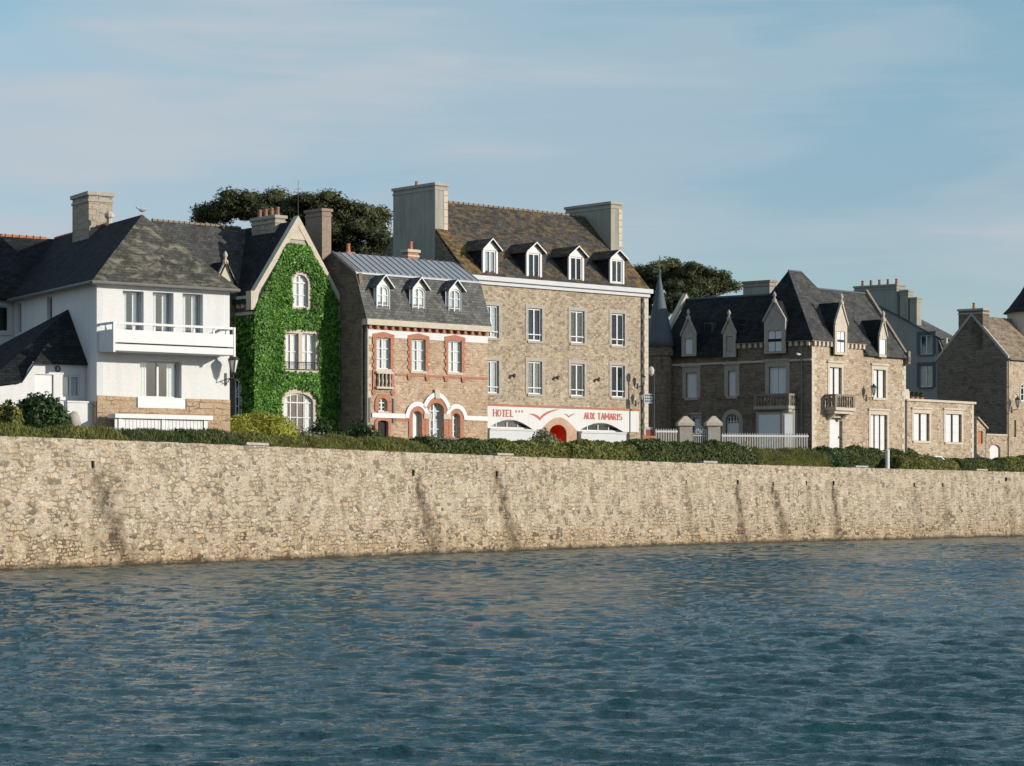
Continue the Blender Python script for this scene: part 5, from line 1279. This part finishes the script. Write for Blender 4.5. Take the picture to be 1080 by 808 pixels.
tag(b.build('security_camera', M['white']), 'small white camera on an arm high on the shaded villa wall near its corner', 'camera')

# annex
FA = H.front(0.25, WV)
root = thing('flat_roofed_annex', 'low granite annex with flat coped roof and two tall grouped windows right of the villa', 'building', FA.pt(0, 4.4, 0))
AW = 8.55; AZ = 9.32
for x0, x1, y0, y1 in ((963.5, 980, 436, 465), (997, 1014, 436.8, 466.5)):
    r_ = FA.rect(x0, x1, y0, y1); shutters(root, FA, r_, 2, surround='cream', sw=.2, gap=.13, sill='cream', depth=.14, mat='white')
wallmesh(root, [(FA, [(0, G0), (AW, G0), (AW, AZ), (0, AZ)])], 'stone_villa', extra=[[FA.pt(AW, G0, 0), FA.pt(AW, G0, -5), FA.pt(AW, AZ, -5), FA.pt(AW, AZ, 0)], [FA.pt(0, G0, -5), FA.pt(AW, G0, -5), FA.pt(AW, AZ, -5), FA.pt(0, AZ, -5)]])
b = MB(); b.fbox(FA, 0, AW + .15, AZ + .002, AZ + .16, -5.1, .14); b.build('flat_roof', M['cream'], root)
quoins(root, FA, AW, G0, AZ, -1, 'cream', .34, .42, .26)
b = MB(); u = FA.u(963); b.fbox(FA, u - .5, u + .45, AZ + .162, AZ + .72, -1.6, -.6); b.fbox(FA, u - .1, u + .5, AZ + .722, AZ + .85, -1.5, -.7); b.build('roof_vent_box', M['cream'], root)
for i, px in enumerate((972, 977, 982, 987)):
    q = FA.pt(FA.u(px), AZ + .2, -1.2); sh_ = thing('potted_plant', ['small dark potted plant on the annex roof, nearest the vent box', 'small dark potted plant on the annex roof, second from the vent box', 'small dark potted plant on the annex roof, third from the vent box', 'small dark potted plant on the annex roof, furthest from the vent box'][i], 'plant', q, 'potted plants on the annex roof')
    b = MB(); b.lathe(q, [(.12, -.04), (.16, .18)], 10); b.build('pot', M['terracotta'], sh_)
    n_ = 120; d_ = RNG.normal(0, 1, (n_, 3)); d_ /= np.linalg.norm(d_, axis=1)[:, None]; leafmesh('foliage', np.array(q) + (0, 0, .38) + d_ * .2 * RNG.uniform(.4, 1, (n_, 1)), d_, .06, M['shrub'], sh_)

# ================================================================== GREY HOUSE BEHIND
xg, yg = (989 - CX) / FPX * 203, 203
H = House((xg, yg), (.70, .714), (-.80, .60)); P = H.pt
root = thing('grey_rendered_house', 'tall grey rendered gable house with big chimney stacks behind the villa', 'house', (xg, yg, 4.4))
Lw = H.left(11.0)
for y0, y1 in ((353.5, 374), (386, 408.5)):
    window(root, Lw, Lw.rect(970.5, 983.5, y0, y1), cols=2, rows=1, depth=.14, surround='lead', sw=.3, sill='lead', curtain=False, fmat='shutter')
zr_ = Lw.z(988, 352)
topz = lambda u: zr_ + (11 - u) * .47
wallmesh(root, [(Lw, [(0, G0), (11, G0), (11, zr_ - .3), (5.5, topz(5.5)), (0, zr_ - .3)])], 'greyrender', extra=[[P(0, 0, G0), P(2.6, 0, G0), P(2.6, 0, zr_ - .3), P(0, 0, zr_ - .3)], [P(0, 11, G0), P(2.6, 11, G0), P(2.6, 11, zr_ - .3), P(0, 11, zr_ - .3)], [P(2.6, 0, G0), P(2.6, 11, G0), P(2.6, 11, zr_ - .3), P(2.6, 5.5, topz(5.5)), P(2.6, 0, zr_ - .3)]])
b = MB(); zz = topz(5.5) + .05; b.slab([P(-.15, -.3, zr_ - .35), P(2.7, -.3, zr_ - .35), P(2.7, 5.5, zz), P(-.15, 5.5, zz)]); b.slab([P(-.15, 11.3, zr_ - .35), P(2.7, 11.3, zr_ - .35), P(2.7, 5.5, zz), P(-.15, 5.5, zz)]); b.build('roof', M['slate_mansard'], root)
b = MB(); b.slab([P(.0, -.5, zr_ - 1.6), P(2.7, -.5, zr_ - 1.6), P(2.7, .02, zr_ - .3), P(.0, .02, zr_ - .3)], .08); b.build('mansard_slope', M['slate_mansard'], root)
b = MB()
b.hbox(H, .3, .45, -.62, -.3, zr_ - 1.7, zr_ - .35)
b.build('white_rib', M['cream'], root)
zt_ = EYE + (HOR - 303) * 207 / FPX
chimney(root, H, .02, 1.2, 3.8, 7.8, zr_ - .5, zt_, mat='greyrender', cap='weathered', pots=5, along='t', potmat='potdull')
chimney(root, H, 0.05, .75, 2.75, 3.5, zr_, zt_ - .55, mat='weathered', cap='weathered'); chimney(root, H, 0.05, .7, 1.95, 2.6, zr_, zt_ - 1.2, mat='weathered', cap='weathered')

# ================================================================== DARK STONE HOUSE, RIGHT
xg, yg = (1061.5 - CX) / FPX * 188, 188
H = House((xg, yg), (.73, .684), (-.80, .60)); P = H.pt
root = thing('old_stone_house', 'old stone house with dark shaded gable, tile roof and conical turret at the right edge', 'house', (xg, yg, 4.4))
DG = 5.85; Lw = H.left(DG); F = H.front(); EZ = 13.55; RZ = 16.75
ns = F.rect(1069.8, 1071.8, 443, 461); F.holes.append(shape(*ns)); b = MB(); b.fbox(F, *ns, -.3, -.2); b.build('slit_window', M['dark'], root)
nw = F.rect(1076.5, 1086, 405, 423); w = window(root, F, nw, rise=.3, cols=2, rows=2, depth=.2, surround='cream', sw=.15, sill='cream')
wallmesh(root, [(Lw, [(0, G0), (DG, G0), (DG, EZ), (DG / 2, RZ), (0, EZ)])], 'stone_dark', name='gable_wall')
wallmesh(root, [(F, [(0, G0), (9, G0), (9, EZ), (0, EZ)])], 'stone_villa', name='front_wall', extra=[[P(0, DG, G0), P(9, DG, G0), P(9, DG, EZ), P(0, DG, EZ)], [P(9, 0, G0), P(9, DG, G0), P(9, DG, EZ), P(9, DG / 2, RZ), P(9, 0, EZ)]])
b = MB(); b.slab([P(.05, -.2, EZ - .15), P(9, -.2, EZ - .15), P(9, DG / 2, RZ + .08), P(.05, DG / 2, RZ + .08)]); b.slab([P(.05, DG + .2, EZ - .15), P(9, DG + .2, EZ - .15), P(9, DG / 2, RZ + .08), P(.05, DG / 2, RZ + .08)]); b.build('roof', M['slate_old'], root)
b = MB()
for A, B in (((-.15, EZ + .05), (DG / 2, RZ + .3)), ((DG + .15, EZ + .05), (DG / 2, RZ + .3))): b.prism(Lw, [A, B, (B[0], B[1] - .28), (A[0], A[1] - .28)], -.28, .03)
b.build('verge_coping', M['granite'], root)
chimney(root, H, .0, .85, DG / 2 - .95, DG / 2 + 1.1, EZ + .6, 17.2, mat='stone_dark', cap='granite', pots=1)
tx, ty = (1091 - CX) / FPX * 194, 194
b = MB(); b.lathe((tx, ty, 0), [(2.1, 10), (2.1, 17.2), (2.2, 17.25), (2.2, 17.4)], 28); b.build('turret_wall', M['cream'], root, smooth=False)
b = MB(); b.lathe((tx, ty, 0), [(2.45, 17.3), (2.0, 17.75), (1.1, 18.95), (.35, 20.2), (.02, 20.9)], 28); b.build('turret_spire', M['slate_dark'], root)
pipe(root, F, .12, G0, EZ - .2, .1, .05); b = MB(); b.cyl(P(0, -.28, EZ - .2), P(9, -.28, EZ - .2), .07, n=6); b.build('gutter', M['pipe'], root)
wall_lantern(F, F.u(1067), F.z(1071, 425), .55, 'black lantern on the pale sunlit front of the old stone house at the right edge', 1.0)

# little outbuilding and yard wall
OF = Fac(((1031 - CX) / FPX * 178, 178), (.73, .684))
root = thing('small_outbuilding', 'tiny stone outbuilding with sloping gable and rust-red door beside the annex', 'outbuilding', OF.pt(0, 4.4, 0))
u1 = OF.u(1039.5); za = OF.z(1031, 441); zb = OF.z(1039, 452)
dd = (OF.u(1031.3), OF.u(1036.5), OF.z(1034, 468), OF.z(1034, 455)); OF.holes.append(shape(*dd))
wallmesh(root, [(OF, [(-.1, G0), (u1, G0), (u1, zb), (-.1, za)])], 'stone_villa', extra=[[OF.pt(u1, G0, 0), OF.pt(u1, G0, -3), OF.pt(u1, zb, -3), OF.pt(u1, zb, 0)]])
b = MB(); b.fbox(OF, dd[0], dd[1], dd[2], dd[3], -.2, -.1); b.build('door', M['terracotta'], root)
b = MB(); b.slab([OF.pt(-.1, za + .12, .15), OF.pt(u1 + .15, zb + .06, .15), OF.pt(u1 + .15, zb + .06, -3), OF.pt(-.1, za + .12, -3)], .1); b.build('roof', M['cream'], root)
YF = Fac(((1040 - CX) / FPX * 182, 182), (.73, .684)); root = thing('yard_wall', 'low stone yard wall with a white arched gate between outbuilding and old stone house', 'wall', YF.pt(0, 4.4, 0))
u1 = YF.u(1062); gt = (YF.u(1044), YF.u(1055), G0, YF.z(1050, 469)); YF.holes.append(shape(*gt, .3)); zt_ = YF.z(1050, 459.5)
b = MB(); b.prism(YF, [(0, G0), (u1, G0), (u1, zt_), (0, zt_)], -.3, 0, YF.holes); b.build('wall', M['stone_villa'], root)
b = MB(); b.fbox(YF, 0, u1, zt_ + .002, zt_ + .12, -.36, .06); b.build('coping', M['cream'], root); b = MB(); b.prism(YF, shape(gt[0], gt[1], gt[2], gt[3], .3), -.2, -.14); b.build('gate', M['white'], root)

# ================================================================== GARDEN FENCE, GATE
def fence_run(name, x0, x1, y0, y1, top0, top1, label):
    A = Vector(ray(x0, 0, y0)[:2]); B = Vector(ray(x1, 0, y1)[:2]); FF = Fac(A, B - A); Ln = (B - A).length
    zt = EYE + (HOR - (top0 + top1) / 2) * (y0 + y1) / 2 / FPX
    r = thing(name, label, 'fence', (A.x, A.y, 4.5), 'white picket fences before the villa')
    b = MB(); n = int(Ln / .165)
    for i in range(n): u = Ln * i / n + .02; b.prism(FF, [(u, 4.8), (u + .10, 4.8), (u + .10, zt - .08), (u + .05, zt + .03), (u, zt - .08)], .0, .025)
    b.build('pickets', M['wood'], r)
    b = MB(); b.fbox(FF, 0, Ln, zt - .24, zt - .12, .028, .06); b.fbox(FF, 0, Ln, 5.1, 5.2, -.05, -.003); b.build('rail', M['white'], r)
    b = MB(); b.fbox(FF, 0, Ln, 4.3, 4.85, -.12, .12); b.build('base_wall', M['granite'], r)
    return r
fence_run('picket_fence', 691, 714.5, 157, 157.4, 452, 452.5, 'short run of white picket fence left of the stone gate pillars')
fence_run('picket_fence', 761, 852.5, 158, 159.2, 455.5, 458.5, 'long run of white picket fence right of the stone gate pillars')
for i, (xa, xb, lab) in enumerate(((717, 730.5, 'left stone gate pillar with pointed cap before the villa'), (747, 760, 'right stone gate pillar with pointed cap before the villa'))):
    A = ray(xa, 0, 157.5); wd = (xb - xa) / FPX * 157.5; PFc = Fac(A[:2], (1, .1)); z1 = EYE + (HOR - 449) * 157.5 / FPX
    r = thing('gate_pillar', lab, 'pillar', (A[0], A[1], 4.5), 'stone gate pillars'); b = MB(); b.fbox(PFc, 0, wd, 4.3, z1, -wd, 0); b.build('shaft', M['granite'], r)
    b = MB(); c = wd / 2; q = [PFc.pt(-.12, z1, .12), PFc.pt(wd + .12, z1, .12), PFc.pt(wd + .12, z1, -wd - .12), PFc.pt(-.12, z1, -wd - .12)]; q2 = [(x, y, z + .18) for x, y, z in q]
    ap_ = [PFc.pt(c - .1, z1 + .62, -.1), PFc.pt(c + .1, z1 + .62, -.1), PFc.pt(c + .1, z1 + .62, -wd + .1), PFc.pt(c - .1, z1 + .62, -wd + .1)]
    b.box8(q + q2); b.box8([(x, y, z + .002) for x, y, z in q2] + ap_); b.build('cap', M['cream'], r)
A = ray(731, 0, 157.6); GF = Fac(A[:2], (1, .1)); wd = 16 / FPX * 157.6
r = thing('garden_gate', 'small white ornamental iron gate between the stone gate pillars', 'gate', (A[0], A[1], 4.5)); b = MB(); zt = EYE + (HOR - 455) * 157.6 / FPX
for i in range(9):
    u = wd * i / 8; hh_ = zt + .55 * (1 - abs(i - 4) / 4.0) - .1; b.fbox(GF, u - .015, u + .015, 4.5, hh_, -.015, .015)
for zz in (4.7, 5.8, zt - .3): b.fbox(GF, 0, wd, zz, zz + .05, -.02, .02)
b.build('gate_bars', M['white'], r); b = MB()
for c_, rr in ((.3, .14), (.68, .14), (.49, .18)):
    for i in range(12): a0_, a1_ = i * math.pi / 6, (i + 1) * math.pi / 6; b.cyl(GF.pt(c_ + rr * math.cos(a0_), zt - .02 + rr * math.sin(a0_) + (.15 if rr > .15 else 0), .03), GF.pt(c_ + rr * math.cos(a1_), zt - .02 + rr * math.sin(a1_) + (.15 if rr > .15 else 0), .03), .018, n=4)
b.build('scrolls', M['white'], r)

# ================================================================== HEDGES AND SHRUBS
def hedge(x0, x1, t0, t1, off, depth, mat, label, wisp=.13, dens=950, up=True):
    n = max(4, int((x1 - x0) / 5)); P_, N_, A_ = [], [], []; cv, cf = [], []
    ring = 7; secs = []
    for i in range(n + 1):
        px = x0 + (x1 - x0) * i / n; q, nn = on_path(px, off); zt = EYE + (HOR - (t0 + (t1 - t0) * i / n)) * q.y / FPX; secs.append((q, nn, zt))
    base = 4.22; c = secs[len(secs) // 2]
    ph1, ph2 = random.uniform(0, 6), random.uniform(0, 6); s_acc = 0
    for i, (q, nn, zt) in enumerate(secs):
        if i: s_acc += (q - secs[i - 1][0]).length
        hh_ = (zt - base) * (.88 + .05 * math.sin(s_acc * 1.1 + ph1) + .04 * math.sin(s_acc * 2.7 + ph2)) * (.62 if i in (0, n) else 1)
        for k_ in range(ring):
            a = math.pi * k_ / (ring - 1); oo = math.cos(a) * depth / 2 * .85; zz = base + hh_ * .86 * max(0, math.sin(a)) ** .55
            p = q + nn * oo; cv.append((p.x, p.y, zz + random.uniform(-.04, .04)))
    for i in range(n):
        for k_ in range(ring - 1): cf.append((i * ring + k_, (i + 1) * ring + k_, (i + 1) * ring + k_ + 1, i * ring + k_ + 1))
    Ltot = s_acc; tot = int(Ltot * dens)
    f = RNG.random(tot) * n; ii = np.minimum(f.astype(int), n - 1); fr = f - ii; a = RNG.uniform(0, math.pi, tot)
    for i, g_, aa in zip(ii, fr, a):
        q = secs[i][0].lerp(secs[i + 1][0], g_); nn = secs[i][1]; sa = (i + g_) / n * Ltot; zt = secs[i][2] * (1 - g_) + secs[i + 1][2] * g_
        hh_ = (zt - base) * (.92 + .05 * math.sin(sa * 1.1 + ph1) + .05 * math.sin(sa * 2.7 + ph2)) * min(1.0, (min(sa, Ltot - sa) + .12) / .75) ** .5; rr = random.uniform(.84, 1.06) if not up else random.uniform(.80, 1.10)
        oo = math.cos(aa) * depth / 2 * rr; zz = base + hh_ * math.sin(aa) ** .55 * rr; p = q + nn * oo
        P_.append((p.x, p.y, zz)); N_.append((nn.x * math.cos(aa), nn.y * math.cos(aa), math.sin(aa) * .5)); A_.append((random.uniform(-.3, .3), random.uniform(-.3, .3), 1))
    o = leafmesh('hedge', P_, N_, wisp, mat, None, .2 if up else .6, .55, A_ if up else None, (cv, cf))
    tag(o, label, 'hedge', 'hedges along the sea wall'); return o
HDO = 1.8
HD = [(-25, 40, 446.5, 447.5, 2.3, 'hedge', 'low grassy green hedge at the far left end of the sea wall, below the porch'),
      (36, 118, 448.5, 449, 2.3, 'hedge', 'low grassy green hedge behind the wall in front of the low white garden wall'),
      (114, 182, 449, 451.5, 2.3, 'hedgedark', 'low green hedge under the left part of the white ledge planter'),
      (178, 240, 451, 453.5, 2.3, 'hedgedark', 'low green hedge under the right corner of the white balcony house'),
      (238, 312, 454, 458, 3.2, 'hedge', 'low green hedge behind the leftmost bench, below the golden shrub'),
      (306, 372, 457.5, 459.5, 3.0, 'hedge', 'olive green hedge below the ivy-covered gable'),
      (368, 440, 459.5, 461.5, 3.0, 'hedge', 'olive green hedge in front of the left half of the brick-trimmed house'),
      (436, 512, 460.5, 462, 3.2, 'hedgedark', 'dark green hedge in front of the arched doors of the brick-trimmed house'),
      (508, 590, 461, 464, 3.4, 'hedge', 'green hedge below the HOTEL lettering and the red door'),
      (586, 662, 463, 463.5, 3.2, 'hedge', 'green hedge below the right shop window of the hotel'),
      (658, 732, 461.5, 463.5, 3.4, 'hedgedark', 'bushy green hedge below the hotel corner and sign post'),
      (727, 789, 463.5, 465, 3.2, 'hedgedark', 'rounded dark green hedge behind the bench before the stone gate pillars'),
      (784, 868, 471, 472, 3.0, 'hedge', 'bright olive hedge below the long picket fence'),
      (862, 976, 469.5, 470.5, 4.6, 'hedgedark', 'tall dark hedge below the sunlit villa front'),
      (938, 1002, 479.5, 481, 2.6, 'hedge', 'lower clipped hedge right of the white marker post'),
      (1000, 1058, 481, 483, 2.8, 'hedgedark', 'low dark hedge hiding the parked cars'),
      (1050, 1115, 479, 481, 3.2, 'hedge', 'green hedge at the right edge below the old stone house')]
for x0, x1, a, c, off, mt, lab in HD:
    hedge(x0, x1, a + HDO, c + HDO, off, 2.0 if off < 4 else 2.4, M[mt], lab, wisp=.10 if x0 < 300 else .085, dens=1300 if x0 < 300 else 1900, up=x0 < 430 or x0 == 784)

def shrub(px, py0, py1, wpx, Y, mat, label, leaf=.09, n=2600, cat='shrub', lobes=5, flowers=None, zb=4.2, flat=False):
    wm = wpx / FPX * Y / 2; zt = EYE + (HOR - py0) * Y / FPX; x = (px - CX) / FPX * Y
    r = thing('shrub', label, cat, (x, Y, zb)); P_, N_ = [], []
    cv, cf = [], []
    for l in range(lobes):
        f = (l + .5) / lobes - .5; hh_ = (zt - zb) * ((1 - .25 * abs(f)) if flat else (1 - .45 * abs(f) * random.uniform(.8, 1.3))); cx = x + f * 2 * wm * .72; cy = Y + random.uniform(-.3, .3); rr = (wm * (.62 if flat else .55), wm * .5, hh_ * .52); cz = zb + hh_ * .5
        k = n // lobes; d_ = RNG.normal(0, 1, (k, 3)); d_ /= np.linalg.norm(d_, axis=1)[:, None]; s_ = RNG.uniform(.8, 1.08, (k, 1)); P_.append(np.array((cx, cy, cz)) + d_ * s_ * np.array(rr)); N_.append(d_)
        vs, fs = blob((cx, cy, cz), tuple(q * .78 for q in rr), 10, 6, .1, -1); o_ = len(cv); cv += vs; cf += [tuple(i + o_ for i in f_) for f_ in fs]
    leafmesh('foliage', np.concatenate(P_), np.concatenate(N_), leaf, mat, r, .6, .5, None, (cv, cf))
    b = MB(); b.cyl((x, Y, zb - .1), (x, Y, zb + .5), .08, .05, 7); b.build('trunk', M['bark'], r)
    if flowers:
        Pc = np.concatenate(P_); sel = RNG.choice(len(Pc), 60, replace=False); leafmesh('blossom', Pc[sel] + RNG.normal(0, .03, (60, 3)), np.concatenate(N_)[sel], .07, M['white'], r, .9, .3)
    return r
shrub(42, 413, 450, 58, 93.0, M['shrub'], 'big dark glossy shrub in front of the porch door', .085, 5200, lobes=6)
shrub(8, 424, 450, 34, 90.5, M['hedge'], 'wispy green shrub at the left edge of the photo beside the porch', .10, 2200)
shrub(274, 434.5, 460, 74, 108, M['golden'], 'rounded golden yellow shrub at the foot of the ivy-covered house', .055, 11000, lobes=3, flat=True)
shrub(378, 444, 462, 58, 131.0, M['shrub'], 'dark green bush at the left corner of the brick-trimmed house', .10, 3000)
shrub(338, 441, 462, 34, 128, M['shrub'], 'dark green bush beside the arched french window of the ivy house', .10, 1800)
shrub(320, 452, 466, 60, 122, M['silver'], 'pale flowering border plants below the arched french window', .07, 2200)
shrub(455, 457, 470, 90, 128, M['silver'], 'low pale-leaved border plants below the triple arched doors', .08, 2200)
shrub(574, 453, 470, 38, 131, M['silver'], 'silvery flowering bush left of the red hotel door', .08, 2400)
shrub(870, 474, 496, 40, 155.5, M['shrub'], 'leafy shrub with white blossom left of the tall dark villa hedge', .09, 2200, flowers=True)
shrub(785, 467, 486, 22, 147, M['silver'], 'small pale-leaved shrub behind the long picket fence hedge gap', .08, 900)

# ================================================================== TREES
def pine(name, label, Y, base, pads, trunks, tuft=.26, dens=520):
    r = thing(name, label, 'pine tree', base, 'umbrella pines behind the houses'); P_, N_ = [], []; cv, cf = [], []
    for px, py, rx, rz in pads:
        c = np.array(ray(px, py, Y + random.uniform(-2.5, 2.5))); R_ = np.array((rx / FPX * Y, rx / FPX * Y * .9, rz / FPX * Y)); sub = max(6, int(R_[0] * R_[2] * 9))
        for j in range(sub):
            d_ = np.array((random.gauss(0, 1), random.gauss(0, 1), random.gauss(0, .8))); d_ /= np.linalg.norm(d_); cc = c + d_ * R_ * random.uniform(.45, .95); rr = np.array((.85, .85, .5)) * random.uniform(.6, 1.25)
            k = int(dens * .5); e_ = RNG.normal(0, 1, (k, 3)); e_ /= np.linalg.norm(e_, axis=1)[:, None]; P_.append(cc + e_ * rr * RNG.uniform(.55, 1.1, (k, 1))); N_.append(e_ + (0, 0, .3))
            vs, fs = blob(tuple(cc), tuple(rr * .6), 7, 4, .2, -1); o_ = len(cv); cv += vs; cf += [tuple(i + o_ for i in f_) for f_ in fs]
    leafmesh('crown', np.concatenate(P_), np.concatenate(N_), tuft * .5, M['pine'], r, .35, .6, None, (cv, cf))
    b = MB(); bx, by, bz = base
    top = (bx, by, EYE + (HOR - (268 if Y < 180 else 322)) * Y / FPX) ; b.cyl((bx, by, bz - .3), top, .45, .28, 9)
    for px, py, rx, rz in pads[::2]: b.cyl(top, ray(px, py + rz * .8, Y), .15, .05, 7)
    b.build('trunk', M['bark'], r)
Y1 = 166
PINE = 0
pine('umbrella_pine', 'wide dark umbrella pine behind the ivy-covered gable and its chimneys', Y1, (ray(305, 0, Y1)[0], Y1, 5.2),
     [(222, 226, 17, 9), (248, 213, 24, 12), (278, 209, 20, 10), (306, 213, 22, 12), (335, 214, 24, 11), (364, 220, 24, 12), (390, 231, 22, 14), (250, 228, 20, 8), (290, 226, 24, 12), (330, 232, 26, 16), (370, 242, 28, 16), (398, 250, 15, 14), (405, 262, 12, 8), (350, 256, 28, 14), (380, 262, 26, 12), (320, 246, 26, 14), (356, 238, 26, 12), (308, 228, 26, 12), (268, 222, 24, 12), (345, 272, 26, 10), (385, 276, 22, 10)], 1)
Y2 = 196
pine('umbrella_pine', 'rounded dark umbrella pine behind the spire of the villa turret', Y2, (ray(722, 0, Y2)[0], Y2, 5.2),
     [(683, 284, 14, 7), (705, 281, 17, 8), (728, 285, 18, 8), (750, 294, 17, 8), (768, 303, 12, 6), (690, 297, 18, 10), (718, 302, 20, 12), (742, 308, 16, 10), (680, 312, 12, 14), (702, 325, 12, 14), (676, 335, 9, 16), (715, 290, 22, 9), (738, 298, 20, 10), (722, 318, 20, 12), (748, 303, 18, 8), (696, 288, 18, 8)], 1)

# ================================================================== STREET THINGS
def bench(px, label, lenm=1.7, first=[None]):
    q, n = on_path(px, 1.25); ang = math.atan2(n.x, -n.y)
    if first[0] is None:
        r = thing('bench', label, 'bench', (0, 0, 0), 'benches along the sea wall'); L2 = lenm / 2
        b = MB(); b.box8([(-L2, -.22, .34), (L2, -.22, .34), (L2, .22, .34), (-L2, .22, .34), (-L2, -.22, .44), (L2, -.22, .44), (L2, .22, .44), (-L2, .22, .44)]); b.build('seat', M['wood'], r)
        for sg in (-1, 1):
            b = MB(); c = sg * (L2 - .3); b.box8([(c - .08, -.18, 0), (c + .08, -.18, 0), (c + .08, .18, 0), (c - .08, .18, 0), (c - .08, -.18, .338), (c + .08, -.18, .338), (c + .08, .18, .338), (c - .08, .18, .338)]); b.build('leg', M['concrete'], r)
        first[0] = r
    else:
        s_ = first[0]; r = s_.copy(); COL.objects.link(r)
        for ch_ in s_.children: c = ch_.copy(); COL.objects.link(c); c.parent = r
    r.location = (q.x, q.y, 4.27); r.rotation_euler = (0, 0, ang); r['label'] = label; return r
bench(267, 'low weathered bench on the promenade below the golden shrub'); bench(529, 'low weathered bench on the promenade below the hotel lettering'); bench(746, 'low weathered bench before the stone gate pillars')
bench(906, 'low weathered bench just left of the white marker post'); bench(1033, 'rightmost low weathered bench, below the old stone house')
q, n = on_path(936, .75); b = MB(); b.lathe((q.x, q.y, 0), [(.14, 4.2), (.14, 5.72), (.12, 5.78), (.04, 5.8)], 14); tag(b.build('marker_post', M['white']), 'white round post standing on the sea wall', 'post')

def car(px, Y, mat, label, ang=.9, z=4.66):
    r = thing('parked_car', label, 'car', (0, 0, 0), 'cars parked behind the hedge')
    prof_ = [(-2.05, .35), (-2.1, .75), (-1.95, .98), (-1.5, 1.05), (-1.05, 1.42), (-.4, 1.50), (.35, 1.47), (.95, 1.05), (1.75, .93), (2.08, .72), (2.1, .38)]
    b = MB(); vs = []
    for y_, tp in ((-.84, 0), (.84, 0)):
        for x_, z_ in prof_: vs.append((x_, y_ * (1 - max(0, z_ - .95) * .38), z_))
    k = len(prof_); b.add(vs, [tuple(range(k)), tuple(range(2 * k - 1, k - 1, -1))] + [(i, i + k, (i + 1) % k + k, (i + 1) % k) for i in range(k)]); b.build('body', M[mat], r)
    yw = lambda z_: .84 * (1 - (z_ - .95) * .38)
    b = MB()
    for sg in (-1, 1):
        for P4 in ([(-1.3, 1.08), (-.3, 1.08), (-.3, 1.42), (-.98, 1.38)], [(-.22, 1.08), (.78, 1.06), (.3, 1.40), (-.22, 1.42)]):
            b.add([(x_, sg * (yw(z_) + .006), z_) for x_, z_ in P4], [(0, 1, 2, 3)])
    for (xa, za), (xb, zb) in (((-1.46, 1.10), (-1.10, 1.39)), ((.9, 1.10), (.42, 1.43))):
        dx = -.012 if xa < 0 else .012; b.add([(xa + dx, -yw(za) * .92, za), (xa + dx, yw(za) * .92, za), (xb + dx, yw(zb) * .92, zb), (xb + dx, -yw(zb) * .92, zb)], [(0, 1, 2, 3)])
    b.build('windows', M['carglass'], r)
    for xw in (-1.3, 1.3):
        for sg in (-1, 1):
            b = MB(); b.cyl((xw, sg * .66, .32), (xw, sg * .86, .32), .32, n=18); w_ = b.build('wheel', M['rubber'], r); b = MB(); b.cyl((xw, sg * .861, .32), (xw, sg * .875, .32), .19, n=14); b.build('rim', M['carsilver'], w_)
    for sg in (-1, 1):
        b = MB(); b.cyl((2.06, sg * .58, .74), (2.12, sg * .58, .74), .1, n=10); b.build('headlight', M['lampglass'], r)
        b = MB(); b.cyl((.72, sg * .8, 1.05), (.72, sg * .98, 1.08), .07, n=8); b.build('wing_mirror', M[mat], r)
    r.location = ((px - CX) / FPX * Y, Y, z); r.rotation_euler = (0, 0, ang)
car(1018, 176.5, 'cardark', 'dark car behind the low hedge in front of the annex', .78, 4.52)
car(981, 168.5, 'carwhite', 'white car behind the low hedge, left of the dark car', .80, 4.08)
car(822, 154.5, 'cardark', 'dark car roof showing in front of the long picket fence', .2, 4.25)
